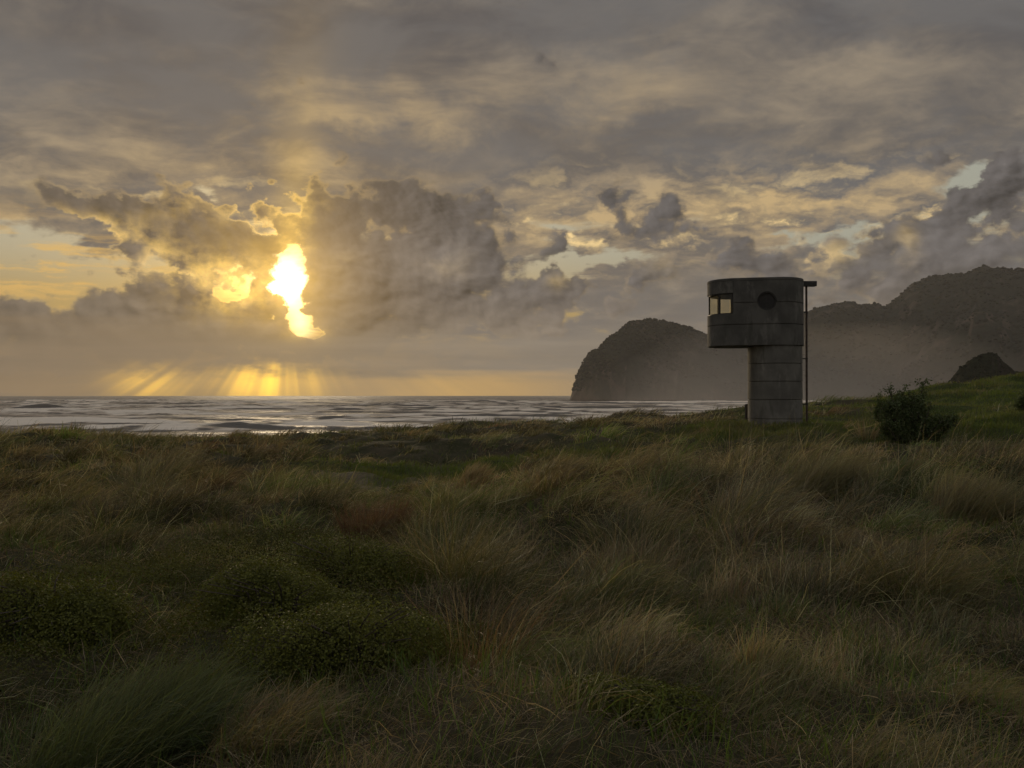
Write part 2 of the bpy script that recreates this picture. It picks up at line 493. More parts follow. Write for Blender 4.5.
# drop below the eye (metres) at given forward distances, for photo columns
_COLS = np.array([-1500, -500, 0, 55, 115, 150, 300, 380, 470, 560, 650, 740, 800, 880, 940, 1024, 1300, 2500], float)
_DIST = np.array([0.0, 3.5, 7, 11, 15, 19, 24, 29, 33, 38, 44, 52, 64, 80, 110, 180, 260], float)
_DROP = np.array([
    # d: 0    3.5   7     11    15    19    24    29    33    38    44    52   64   80   110  180  260
    [1.70, 1.75, 1.85, 1.90, 1.90, 2.05, 1.95, 1.95, 2.00, 2.00, 2.4, 3.2, 5.2, 7.2, 8.3, 9.3, 10.5],   # far left
    [1.70, 1.75, 1.85, 1.90, 1.90, 2.05, 1.95, 1.95, 2.00, 2.00, 2.4, 3.2, 5.2, 7.2, 8.3, 9.3, 10.5],
    [1.70, 1.75, 1.90, 1.95, 1.95, 2.05, 1.90, 1.95, 2.05, 2.15, 2.4, 3.2, 5.2, 7.2, 8.3, 9.3, 10.5],   # 0
    [1.70, 1.75, 1.90, 1.95, 1.97, 2.08, 1.95, 1.95, 1.80, 1.68, 2.1, 3.2, 5.2, 7.2, 8.3, 9.3, 10.5],   # 55
    [1.70, 1.75, 1.90, 1.97, 1.98, 2.10, 2.05, 2.05, 2.00, 1.98, 2.3, 3.2, 5.2, 7.2, 8.3, 9.3, 10.5],   # 115
    [1.70, 1.75, 1.90, 1.98, 2.00, 2.15, 2.20, 2.15, 2.10, 2.08, 2.4, 3.2, 5.2, 7.2, 8.3, 9.3, 10.5],   # 150
    [1.70, 1.75, 1.90, 2.00, 2.10, 2.30, 2.55, 2.45, 2.20, 2.00, 2.3, 3.2, 5.2, 7.2, 8.3, 9.3, 10.5],   # 300
    [1.70, 1.75, 1.90, 2.08, 2.25, 2.50, 2.52, 2.45, 2.15, 1.82, 2.0, 3.2, 5.2, 7.2, 8.3, 9.3, 10.5],   # 380
    [1.70, 1.75, 1.90, 2.02, 2.05, 2.30, 2.38, 2.28, 1.92, 1.55, 1.65, 2.8, 5.0, 7.2, 8.3, 9.3, 10.5],   # 470
    [1.70, 1.75, 1.85, 1.82, 1.50, 1.85, 2.10, 1.95, 1.68, 1.42, 1.42, 2.2, 4.5, 7.0, 8.3, 9.3, 10.5],   # 560
    [1.70, 1.75, 1.85, 1.80, 1.48, 1.80, 2.00, 1.70, 1.45, 1.30, 1.20, 1.55, 3.6, 6.5, 8.2, 9.3, 10.5],   # 650
    [1.70, 1.75, 1.85, 1.75, 1.50, 1.78, 1.85, 1.45, 1.18, 1.05, 0.95, 1.20, 2.6, 5.5, 8.0, 9.2, 10.5],   # 740
    [1.70, 1.75, 1.80, 1.74, 1.52, 1.78, 1.75, 1.30, 1.06, 0.90, 0.75, 0.85, 1.9, 4.5, 7.5, 9.2, 10.5],   # 800
    [1.70, 1.72, 1.78, 1.73, 1.52, 1.74, 1.65, 1.35, 1.12, 0.85, 0.55, 0.45, 0.9, 2.5, 6.0, 9.0, 10.5],   # 880
    [1.70, 1.72, 1.75, 1.70, 1.44, 1.65, 1.60, 1.30, 0.95, 0.55, 0.05, -0.35, -0.3, 0.8, 4.5, 8.5, 10.5],   # 940
    [1.70, 1.70, 1.75, 1.72, 1.48, 1.65, 1.50, 1.05, 0.60, 0.10, -0.50, -1.05, -1.1, 0.0, 3.5, 8.0, 10.5],   # 1024
    [1.70, 1.70, 1.75, 1.75, 1.60, 1.60, 1.40, 0.80, 0.20, -0.60, -1.40, -2.2, -2.6, -2.0, 2.0, 7.5, 10.5],
    [1.70, 1.70, 1.75, 1.75, 1.60, 1.60, 1.40, 0.80, 0.20, -0.60, -1.40, -2.2, -2.6, -2.0, 2.0, 7.5, 10.5],
])


def drop_at(x, y):
    d = np.sqrt((np.maximum(y, 0)) ** 2 + np.where(y < 0, y, 0) ** 2) + 0 * x
    d = np.where(y > 0, y, np.abs(y))
    px = 512 + FPX * x / np.maximum(np.abs(y), 4.0)
    ci = np.clip(np.searchsorted(_COLS, px) - 1, 0, len(_COLS) - 2)
    cf = np.clip((px - _COLS[ci]) / (_COLS[ci + 1] - _COLS[ci]), 0, 1); cf = cf * cf * (3 - 2 * cf)
    di = np.clip(np.searchsorted(_DIST, d) - 1, 0, len(_DIST) - 2)
    df = np.clip((d - _DIST[di]) / (_DIST[di + 1] - _DIST[di]), 0, 1); df = df * df * (3 - 2 * df)
    a = _DROP[ci, di] * (1 - df) + _DROP[ci, di + 1] * df
    b = _DROP[ci + 1, di] * (1 - df) + _DROP[ci + 1, di + 1] * df
    return a * (1 - cf) + b * cf


def hummock(x, y):
    d = np.hypot(x, y)
    big = fbm(x / 3.1 + 5.0, y / 3.1, 3) * 0.38
    small = fbm(x / 1.1 + 1.0, y / 1.1 + 8.0, 2) * 0.20
    fade = 1 - sstep(d, 70, 120)
    return (big * sstep(d, 1.0, 3.5) + small) * fade


TOWER = put(774.8, 424.0, 32.0)


def ground_z(x, y):
    x = np.asarray(x, float); y = np.asarray(y, float)
    z = EYE - drop_at(x, y) + hummock(x, y) * (1 - 0.85 * np.exp(-((x - TOWER.x) ** 2 + (y - TOWER.y) ** 2) / 3.2 ** 2))
    k = np.exp(-((x - TOWER.x) ** 2 + (y - TOWER.y) ** 2) / 2.2 ** 2)
    return z * (1 - k) + (TOWER.z) * k


def gz(x, y):
    return float(ground_z(np.array([x]), np.array([y]))[0])


# ------------------------------------------------------------------ ground
def sand_mask(x, y):
    px = 512 + FPX * x / np.maximum(y, 1)
    m = np.exp(-((px - 345) / 60) ** 2 - ((y - 23.5) / 2.2) ** 2) + 0.9 * np.exp(-((px - 235) / 22) ** 2 - ((y - 20.0) / 1.6) ** 2)
    m = m * (0.75 + 0.7 * fbm(x / 0.9, y / 0.9, 3))
    return np.clip(m * 1.6, 0, 1)


def turf_mask(x, y):
    px = 512 + FPX * x / np.maximum(y, 1)
    d = y
    g = lambda cx, rx, cd, rd: np.exp(-((px - cx) / rx) ** 2 - ((d - cd) / rd) ** 2)
    m = 1.0 * g(460, 75, 26.5, 2.2) + 0.7 * g(330, 60, 26.5, 1.2) + 1.1 * g(760, 95, 30, 2.8) + 0.7 * g(600, 60, 27, 3.0)
    m = m + 1.1 * sstep(px, 845, 900) * sstep(d, 24, 28) * (1 - sstep(d, 62, 72)) + 0.8 * sstep(px, 700, 780) * sstep(d, 27, 29) * (1 - sstep(d, 44, 50))
    m = m * (0.72 + 1.1 * fbm(x / 2.4, y / 2.4, 3)) + 0.25 * fbm(x / 1.2, y / 3, 2)
    return np.clip(m, 0, 1)


def make_ground():
    m, t, b = material('dune_soil')
    p = objco(t)
    n1 = noise(t, p, 0.9, 6, 0.6)
    n2 = noise(t, p, 9.0, 5, 0.65)
    c = mix(t, n1.step(0.38, 0.62), (0.028, 0.030, 0.012), (0.055, 0.045, 0.026))
    c = mix(t, n2.step(0.45, 0.75), c, (0.085, 0.070, 0.042))
    c = mix(t, attr(t, 'turf', False), c, mix(t, n2.step(0.35, 0.65), (0.034, 0.046, 0.012), (0.060, 0.076, 0.018)))
    c = mix(t, attr(t, 'sand', False) * n2.step(0.2, 0.55) * 0.6, c, (0.17, 0.14, 0.10))
    c = mix(t, attr(t, 'beach', False), c, (0.22, 0.185, 0.14))
    t.links.new(c.s, b.inputs['Base Color'])
    b.inputs['Roughness'].default_value = 0.95
    b.inputs['Specular IOR Level'].default_value = 0.1
    bump(t, b, n2, 0.6, 0.05)
    az = np.linspace(R(-62), R(62), 420)
    d = np.concatenate([np.linspace(0.6, 60, 420), np.geomspace(60.6, 420, 80)])
    Az, Dd = np.meshgrid(az, d, indexing='ij')
    x = np.sin(Az) * Dd; y = np.cos(Az) * Dd
    # the part behind and around the tripod
    z = ground_z(x, y)
    # the beach runs under the water; inland (right) the flat goes on to the foot of the hills
    px = 512 + FPX * x / np.maximum(y, 4)
    inland = sstep(px, 700, 1000) * sstep(Dd, 100, 200)
    z = z * (1 - inland) + np.maximum(z, 1.2) * inland
    sand = sand_mask(x, y).ravel()
    beach = (sstep(Dd, 75, 110)).ravel()
    g = grid_mesh('ground', x, y, z, m, extra={'sand': sand, 'beach': beach, 'turf': turf_mask(x, y).ravel()})
    tag(g, kind='structure')


make_ground()


# ------------------------------------------------------------------ the sea
def make_sea():
    m, t, b = material('sea_water')
    p = objco(t)
    warp = (noise(t, p * (1 / 60.0, 1 / 26.0, 0), 1.0, 4, 0.6, color=True) - 0.5) * (60.0, 22.0, 0.0)
    pw = p + warp
    f1 = noise(t, pw * (1 / 95.0, 1 / 24.0, 0), 1.0, 7, 0.62)
    f2 = noise(t, pw * (1 / 22.0, 1 / 5.5, 0), 1.0, 6, 0.68)
    f3 = noise(t, pw * (1 / 6.0, 1 / 1.6, 0) + (5.0, 0.0, 0.0), 1.0, 4, 0.65)
    y = p.sep()[1]
    zone = y.step(170, 360, -0.16, 0.0) + y.step(300, 900, 0.15, 0.07) + y.step(900, 2200, 0.0, -0.06)
    zone = zone + p.sep()[0].step(20, 160, 0.0, 0.12) * y.step(500, 1000)
    fo = (f1 - 0.5) * 1.6 + (f2 - 0.5) * 1.6 + (noise(t, pw * (1 / 7.0, 1 / 1.8, 0) + (5.0, 0.0, 0.0), 1.0, 4, 0.65) - 0.5) * 1.1 + zone + attr(t, 'crest', False) * 0.55
    foam = fo.step(0.02, 0.30)
    c = mix(t, foam, (0.075, 0.066, 0.053), (0.50, 0.42, 0.335))
    cw = attr(t, 'crest', False)
    c = mix(t, (cw + (f2 - 0.5) * 1.2).step(0.30, 0.75), c, (0.80, 0.70, 0.58))
    c = mix(t, (cw * -1.0).step(0.15, 0.6) * 0.45 * f3.step(0.35, 0.55), c, (0.06, 0.045, 0.035))
    t.links.new(c.s, b.inputs['Base Color'])
    rw = y.step(170, 480, 0.46, 0.60)
    r = mix(t, foam, vec(t, rw, rw, rw), (0.9, 0.9, 0.9))
    t.links.new(r.s, b.inputs['Roughness'])
    t.links.new((foam * -0.45 + 0.5).s, b.inputs['Specular IOR Level'])
    b.inputs['IOR'].default_value = 1.33
    h = (noise(t, p * (1 / 3.2, 1 / 1.5, 0), 1.0, 5, 0.6) + f2 * 0.9 + foam * 0.4) * y.step(150, 420, 0.25, 1.0)
    bump(t, b, h, 1.0, 0.55)
    n_az = 900
    az = np.linspace(R(-50), R(50), n_az)
    d = np.concatenate([np.arange(120, 420, 1.2), np.geomspace(420, 1300, 420), np.geomspace(1310, 3600, 80)])
    Az, Dd = np.meshgrid(az, d, indexing='ij')
    x = np.sin(Az) * Dd; yy = np.cos(Az) * Dd
    z = fbm(x / 11, yy / 5, 4) * 0.30 + fbm(x / 40, yy / 16, 2) * 0.30
    cr = np.zeros_like(z)
    rg = np.random.default_rng(5)
    # rolling breakers: long low crests facing the beach
    for k in range(300):
        y0 = 180 * (1100 / 180) ** rg.random()
        x0 = rg.uniform(-0.62, 0.5) * y0
        L = rg.uniform(6, 30) * (1 + y0 / 700); H = rg.uniform(0.35, 0.95) * (0.6 + min(y0, 600) / 900)
        w = rg.uniform(1.3, 2.8) * (1 + y0 / 700); bend = rg.uniform(-0.002, 0.002)
        dy = yy - y0 - bend * (x - x0) ** 2 - 3.0 * fbm(x / 25 + k, yy * 0, 2)
        env = np.exp(-(((x - x0) / L) ** 4))
        prof = np.where(dy < 0, np.exp(-(dy / (w * 0.55)) ** 2), np.exp(-(dy / (w * 1.8)) ** 2))
        z += H * env * prof
        foamy = rg.random() < 0.75
        cr += env * np.exp(-((dy + w * (0.1 if foamy else 0.5)) / (w * 0.8)) ** 2) * (1.0 if foamy else -0.3) * np.clip(0.6 + 1.3 * fbm(x / 9 + k, yy / 4, 2), 0, 1.5)
    # the dark unbroken swell seen far left, and white water under the headland
    w0 = put(50, 411, 430)
    dy = yy - 420 - 4 * fbm(x / 20, yy * 0, 2)
    env = np.exp(-((x + 232) / 15) ** 2)
    z += 2.7 * env * np.where(dy < 0, np.exp(-(dy / 3.5) ** 2), np.exp(-(dy / 9) ** 2))
    cr -= 0.7 * env * np.exp(-((dy + 2) / 5) ** 2)
    px = 512 + FPX * x / yy
    cr += 1.2 * sstep(px, 590, 650) * np.exp(-((yy - 900) / 90) ** 2)
    z *= (1 - 0.6 * sstep(Dd, 1500, 3600))
    s = grid_mesh('sea', x, yy, z, m, extra={'crest': np.clip(cr, -1.5, 1.6).ravel()})
    s.location.z = 1.2
    tag(s, kind='structure')


make_sea()


# ------------------------------------------------------------------ headland, hills and the near crag
def rock_bush_material(name, rock, bush, scale):
    m, t, b = material(name)
    p = objco(t)
    n1 = noise(t, p * (1.0, 1.0, 0.35), scale, 6, 0.62)
    n2 = noise(t, p * (1.0, 1.0, 0.25), scale * 5, 5, 0.6)
    geo = t.nodes.new('ShaderNodeNewGeometry')
    up = X(t, geo.outputs['Normal'], True).sep()[2]
    f = (up * 0.8 + (n1 - 0.5) * 1.6).step(0.25, 0.65)
    c = mix(t, n2.step(0.35, 0.65), tuple(v * 0.6 for v in rock), rock)
    c = mix(t, f, c, mix(t, n2.step(0.4, 0.6), bush, tuple(v * 1.7 for v in bush)))
    t.links.new(c.s, b.inputs['Base Color'])
    b.inputs['Roughness'].default_value = 0.95
    b.inputs['Specular IOR Level'].default_value = 0.05
    bump(t, b, n2 + n1, 0.9, 3.0)
    return m


M_HILL = rock_bush_material('bush_clad_rock', (0.110, 0.082, 0.062), (0.014, 0.015, 0.009), 0.02)
M_CRAG = rock_bush_material('dark_crag_rock', (0.045, 0.036, 0.028), (0.016, 0.018, 0.009), 0.09)


def ridge(name, prof, dist_ridge, dist_foot, foot_z, depth_back, n_col, mat, rough, steep=1.0, n_rows=90, rseed=0.0, hang=0.0):
    """A hill whose skyline passes through the pixels of prof at distance dist_ridge(px)."""
    px = np.linspace(prof[0][0], prof[-1][0], n_col)
    top = np.interp(px, [a for a, _ in prof], [b for _, b in prof])
    top = top + 1.5 * fbm(px / 16.0 + rseed, px * 0 + 0.5, 3) + 0.8 * fbm(px / 5.0, px * 0 + rseed, 2)
    dr = np.interp(px, *zip(*dist_ridge)); dfo = np.interp(px, *zip(*dist_foot))
    ux = (px - 512) / FPX
    zt = EYE - (top - HORIZON) / FPX * dr
    nf = n_rows; nb = n_rows // 3
    s = np.concatenate([np.linspace(0, 1, nf), 1 + np.linspace(0, 1, nb + 1)[1:]])
    S, PXi = np.meshgrid(s, np.arange(n_col), indexing='xy')
    S = S.T if S.shape[0] != n_col else S
    PXi = PXi.T if PXi.shape[0] != n_col else PXi
    U = ux[PXi]; ZT = zt[PXi]; DR = dr[PXi]; DF = dfo[PXi]
    front = np.clip(S, 0, 1); back = np.clip(S - 1, 0, 1)
    D = DF + (DR - DF) * front + depth_back * back
    h = front ** steep
    Xc = U * D
    arc = U * DR
    gul = fbm(arc / rough + rseed + 0.9 * D / rough * 0.35, D / rough * 0.5 + rseed, 5, 0.55)
    gul2 = np.abs(fbm(arc / (rough * 0.55) + rseed * 2, D / rough * 0.25 + 3.1, 4, 0.55))
    Z = foot_z + (ZT - foot_z) * h * (1 - back ** 1.6) 
    rel = np.clip(ZT - foot_z, 0, None)
    amp = np.sin(np.pi * np.clip(front, 0, 1)) * (1 - back)
    Z = Z + amp * rel * (0.34 * gul - 0.46 * gul2)
    D2 = D - amp * (gul2 * rough * 0.9 - gul * rough * 0.5)
    Xc = U * D2
    Z = np.maximum(Z, foot_z)
    # small knobs along the skyline
    Z = Z + rel / (rel + 20) * 0.012 * rough * fbm(arc / (rough * 0.07), D / (rough * 0.07), 3)
    o = grid_mesh(name, Xc, D2, Z, mat)
    tag(o, kind='structure')
    return Xc, D2, Z, S


HEAD_PROF = [(570, 399), (573, 388), (577, 375), (583, 363), (590, 353), (599, 347), (608, 338), (618, 331), (628, 323), (640, 320), (652, 320), (665, 321), (676, 324), (690, 327), (706, 335), (725, 340), (745, 341), (765, 338), (785, 340), (812, 350), (850, 362), (900, 375), (960, 390)]
HILL_PROF = [(735, 372), (760, 345), (785, 322), (800, 314), (812, 309), (822, 307), (832, 303), (846, 301), (852, 302), (860, 305), (874, 304), (886, 306), (894, 301), (905, 291), (914, 283), (922, 279), (934, 276), (950, 274), (962, 274), (970, 272), (978, 268), (986, 265), (994, 268), (1006, 268), (1016, 269), (1030, 267), (1080, 255), (1160, 240), (1300, 232), (1500, 240)]
hd = ridge('headland', HEAD_PROF, [(570, 1010), (640, 1080), (760, 1150), (960, 1200)], [(570, 985), (600, 955), (700, 960), (960, 980)], -1.0, 260, 420, M_HILL, 95.0, 0.75, rseed=2.0)
hl = ridge('hills', HILL_PROF, [(735, 1250), (900, 1250), (1024, 1200), (1300, 900), (1500, 800)], [(735, 1010), (850, 930), (1024, 700), (1500, 420)], -1.0, 300, 520, M_HILL, 130.0, 0.85, rseed=7.0)

CRAG_PROF = [(925, 402), (938, 392), (946, 384), (952, 377), (959, 369), (967, 362), (975, 357), (983, 354), (991, 352), (997, 354), (1003, 361), (1010, 367), (1016, 372), (1024, 373), (1040, 371), (1060, 374), (1100, 388), (1140, 402)]
cr_ = ridge('crag', CRAG_PROF, [(925, 262), (1140, 275)], [(925, 240), (1140, 235)], 0.6, 40, 240, M_CRAG, 10.0, 0.75, 70, rseed=4.0)


# ------------------------------------------------------------------ bush covering the slopes (far-off wood)
def blob_template(seed, subdiv=1):
    bm = bmesh.new()
    bmesh.ops.create_icosphere(bm, subdivisions=subdiv, radius=1.0)
    r = random.Random(seed)
    for v in bm.verts:
        v.co *= r.uniform(0.72, 1.2)
    vs_ = np.array([v.co[:] for v in bm.verts]); bm.verts.index_update()
    fs_ = np.array([[v.index for v in f.verts] for f in bm.faces])
    bm.free()
    return vs_, fs_


def forest(name, surfaces, label):
    rg = np.random.default_rng(21)
    V = []; F = []; C = []; off = 0
    temps = [blob_template(i) for i in range(5)]
    for (Xs, Ds, Zs, Ss, count, r0, r1, zmin) in surfaces:
        n, k = Xs.shape
        ii = rg.integers(0, n - 1, count); jj = np.clip((k * 0.80 * rg.random(count) ** 0.75).astype(int), 0, k - 2)
        sky_ = rg.random(count) < 0.06
        jj = np.where(sky_, int(k * 0.75) + rg.integers(-2, 2, count), jj)
        fu, fv = rg.random(count), rg.random(count)
        def lerp(G): return (G[ii, jj] * (1 - fu) + G[ii + 1, jj] * fu) * (1 - fv) + (G[ii, jj + 1] * (1 - fu) + G[ii + 1, jj + 1] * fu) * fv
        x, y, z = lerp(Xs), lerp(Ds), lerp(Zs)
        cover = fbm(x / 45, z / 28 + y / 60, 3) + 0.45 * (Ss[ii, jj] - 0.45) + 0.5 * (np.abs(Ss[ii, jj] - 1.0) < 0.05)
        ok = (z > zmin) & (cover > -0.05)
        for q in np.nonzero(ok)[0]:
            tv, tf = temps[rg.integers(5)]
            r = rg.uniform(r0, r1) * (1.0 if rg.random() < 0.85 else 1.5)
            a = rg.uniform(0, 6.28); ca, sa = math.cos(a), math.sin(a)
            vv = tv * r * np.array([1.0, 1.0, rg.uniform(0.6, 0.95)])
            vv = np.stack([vv[:, 0] * ca - vv[:, 1] * sa, vv[:, 0] * sa + vv[:, 1] * ca, vv[:, 2]], -1) + (x[q], y[q], z[q] + r * 0.3)
            V.append(vv); F.append(tf + off); off += len(tv)
            g = rg.uniform(0.4, 2.2)
            C.append(np.tile(np.array([0.017, 0.018, 0.009]) * g, (len(tv), 1)))
    V = np.concatenate(V); F = np.concatenate(F); C = np.concatenate(C)
    m, t, b = material('bush_foliage')
    t.links.new(attr(t, 'tint').s, b.inputs['Base Color'])
    b.inputs['Roughness'].default_value = 0.9
    b.inputs['Specular IOR Level'].default_value = 0.1
    o = from_np(name, V, F.ravel(), np.arange(len(F)) * 3, m, smooth=False, color=C)
    tag(o, label, 'forest', kind='stuff')


forest('coastal_forest', [(*hd, 7500, 0.8, 1.9, 12.0), (*hl, 9000, 1.0, 2.4, 6.0), (*cr_, 1500, 0.16, 0.4, 3.0)],
       'dark native bush covering the hazy headland, the hills and the crag')


# ------------------------------------------------------------------ haze
def make_haze():
    bm = bmesh.new()
    x0, x1, y0, y1, z0, z1 = -3050, 3050, -30, 3750, -6.0, 215.0
    vs_ = [bm.verts.new(c) for c in ((x0, y0, z0), (x1, y0, z0), (x1, y1, z0), (x0, y1, z0), (x0, y0, z1), (x1, y0, z1), (x1, y1, z1), (x0, y1, z1))]
    for f in ((0, 3, 2, 1), (4, 5, 6, 7), (0, 1, 5, 4), (1, 2, 6, 5), (2, 3, 7, 6), (3, 0, 4, 7)):
        bm.faces.new([vs_[i] for i in f])
    m = bpy.data.materials.new('sea_haze')
    m.use_nodes = True
    t = m.node_tree
    t.nodes.clear()
    o_ = t.nodes.new('ShaderNodeOutputMaterial')
    v = t.nodes.new('ShaderNodeVolumePrincipled')
    v.inputs['Color'].default_value = (0.84, 0.81, 0.79, 1)
    v.inputs['Density'].default_value = 0.00013
    v.inputs['Anisotropy'].default_value = 0.3
    t.links.new(v.outputs[0], o_.inputs['Volume'])
    h = from_bm('haze', bm, m)
    tag(h, kind='stuff')


make_haze()


def make_spray():
    """Bank of surf spray lying against the headland: thick at the water, thinning to nothing upwards."""
    bm = bmesh.new()
    rings = []
    for k in range(41):
        px = 548 + 600 * k / 40.0
        yb = float(np.interp(px, [548, 700, 800, 850, 940, 1024, 1150], [945, 940, 930, 912, 800, 685, 590]))
        w = max(0.012, float(sstep(px, 550, 720) * (1 - sstep(px, 850, 1140))))
        ux = (px - 512) / FPX
        rings.append([bm.verts.new((ux * q, q, zz)) for q, zz in ((yb - 240 * w, 2.6), (yb, 2.6), (yb - 4, 2.6 + 84 * (0.2 + 0.8 * w)))])
    for a, b in zip(rings[:-1], rings[1:]):
        for q in range(3):
            bm.faces.new((a[q], a[(q + 1) % 3], b[(q + 1) % 3], b[q]))
    bm.faces.new(rings[0][::-1]); bm.faces.new(rings[-1])
    bmesh.ops.recalc_face_normals(bm, faces=bm.faces)
    m = bpy.data.materials.new('surf_spray')
    m.use_nodes = True
    t = m.node_tree
    t.nodes.clear()
    o_ = t.nodes.new('ShaderNodeOutputMaterial')
    v = t.nodes.new('ShaderNodeVolumePrincipled')
    v.inputs['Color'].default_value = (0.92, 0.84, 0.75, 1)
    v.inputs['Density'].default_value = 0.0024
    v.inputs['Anisotropy'].default_value = 0.45
    t.links.new(v.outputs[0], o_.inputs['Volume'])
    tag(from_bm('sea_spray', bm, m), 'pale surf spray drifting against the foot of the headland', 'spray', kind='stuff')


make_spray()


# ------------------------------------------------------------------ the concrete watch tower
def concrete(name, base, seed):
    m, t, b = material(name)
    p = objco(t) + (seed, seed * 0.7, 0.0)
    big = noise(t, p, 1.3, 5, 0.6)
    run = noise(t, p * (3.2, 3.2, 0.7), 1.0, 5, 0.6)           # rain streaks
    pits = noise(t, p, 42.0, 4, 0.7)
    f = (big - 0.5) * 1.4 + (run - 0.5) * 0.7
    c = mix(t, f.step(-0.25, 0.30), tuple(v * 0.74 for v in base), tuple(v * 1.18 for v in base))
    c = mix(t, pits.step(0.60, 0.72), c, tuple(v * 0.55 for v in base))
    c = mix(t, noise(t, p * (2.4, 2.4, 1.0) + (3.0, 1.0, 7.0), 1.0, 6, 0.7).step(0.52, 0.68) * 0.7, c, tuple(v * 1.7 for v in base))
    c = mix(t, run.step(0.56, 0.68) * 0.65, c, (base[0] * 0.55, base[1] * 0.56, base[2] * 0.52))
    t.links.new(c.s, b.inputs['Base Color'])
    b.inputs['Roughness'].default_value = 0.85
    b.inputs['Specular IOR Level'].default_value = 0.25
    bump(t, b, pits + big * 0.5, 0.5, 0.012)
    return m


def plain(name, col, rough=0.6, metal=0.0, var=0.25, scale=14.0):
    m, t, b = material(name)
    n = noise(t, objco(t), scale, 4, 0.6)
    c = mix(t, n.step(0.35, 0.65), tuple(v * (1 - var) for v in col), tuple(v * (1 + var) for v in col))
    t.links.new(c.s, b.inputs['Base Color'])
    b.inputs['Roughness'].default_value = rough
    b.inputs['Metallic'].default_value = metal
    return m


def glass_material():
    m = bpy.data.materials.new('window_glass')
    m.use_nodes = True
    t = m.node_tree
    t.nodes.clear()
    o = t.nodes.new('ShaderNodeOutputMaterial')
    tr = t.nodes.new('ShaderNodeBsdfTransparent'); tr.inputs[0].default_value = (0.88, 0.84, 0.70, 1)
    gl = t.nodes.new('ShaderNodeBsdfGlossy'); gl.inputs['Roughness'].default_value = 0.03
    mx = t.nodes.new('ShaderNodeMixShader')
    mx.inputs[0].default_value = 0.06; t.links.new(tr.outputs[0], mx.inputs[1]); t.links.new(gl.outputs[0], mx.inputs[2])
    t.links.new(mx.outputs[0], o.inputs['Surface'])
    return m


def stadium(r, L, n=28):
    """Outline: round at the local origin end and at x = -L (counter-clockwise)."""
    pts = []
    for k in range(n + 1):
        a = -math.pi / 2 + math.pi * k / n
        pts.append((r * math.cos(a), r * math.sin(a)))
    for k in range(n + 1):
        a = math.pi / 2 + math.pi * k / n
        pts.append((-L + r * math.cos(a), r * math.sin(a)))
    return pts


def loft(bm, rings):
    """rings: list of point lists (same count); closed at both ends."""
    vr = [[bm.verts.new(p) for p in ring] for ring in rings]
    n = len(vr[0])
    for a, b in zip(vr[:-1], vr[1:]):
        for k in range(n):
            bm.faces.new((a[k], a[(k + 1) % n], b[(k + 1) % n], b[k]))
    bm.faces.new(list(reversed(vr[0]))); bm.faces.new(vr[-1])


def box_bm(bm, x0, x1, y0, y1, z0, z1, bev=0.0):
    r = bmesh.ops.create_cube(bm, size=1.0)
    for v in r['verts']:
        v.co = Vector(((x0 + x1) / 2 + v.co.x * (x1 - x0), (y0 + y1) / 2 + v.co.y * (y1 - y0), (z0 + z1) / 2 + v.co.z * (z1 - z0)))
    if bev > 0:
        es = list({e for v in r['verts'] for e in v.link_edges})
        bmesh.ops.bevel(bm, geom=es, offset=bev, segments=2, affect='EDGES', profile=0.5)


def tube_bm(bm, path, r, n=12):
    rings = []
    for i, p in enumerate(path):
        p = Vector(p)
        d = (Vector(path[min(i + 1, len(path) - 1)]) - Vector(path[max(i - 1, 0)])).normalized()
        u = d.orthogonal().normalized(); w = d.cross(u)
        rr = r[i] if isinstance(r, (list, tuple)) else r
        rings.append([p + (u * math.cos(6.28318 * k / n) + w * math.sin(6.28318 * k / n)) * rr for k in range(n)])
    # keep ring orientation consistent
    for a, b in zip(rings[:-1], rings[1:]):
        best = min(range(n), key=lambda s: (b[s] - a[0]).length)
        b[:] = b[best:] + b[:best]
    loft(bm, rings)


def cut(obj, cutters):
    """Boolean difference baked into the object's mesh."""
    for c in cutters:
        md = obj.modifiers.new('cut', 'BOOLEAN'); md.operation = 'DIFFERENCE'; md.solver = 'EXACT'; md.object = c
    bpy.context.view_layer.update()
    dg = bpy.context.evaluated_depsgraph_get()
    me = bpy.data.meshes.new_from_object(obj.evaluated_get(dg))
    obj.modifiers.clear()
    old = obj.data; obj.data = me
    bpy.data.meshes.remove(old)
    for c in cutters:
        d_ = c.data; bpy.data.objects.remove(c); bpy.data.meshes.remove(d_)


def flat_shade_auto(obj, ang=30):
    me = obj.data
    bm = bmesh.new(); bm.from_mesh(me)
    for f in bm.faces: f.smooth = True
    for e in bm.edges:
        e.smooth = not (len(e.link_faces) == 2 and e.calc_face_angle(0) > R(ang))
    bm.to_mesh(me); bm.free()


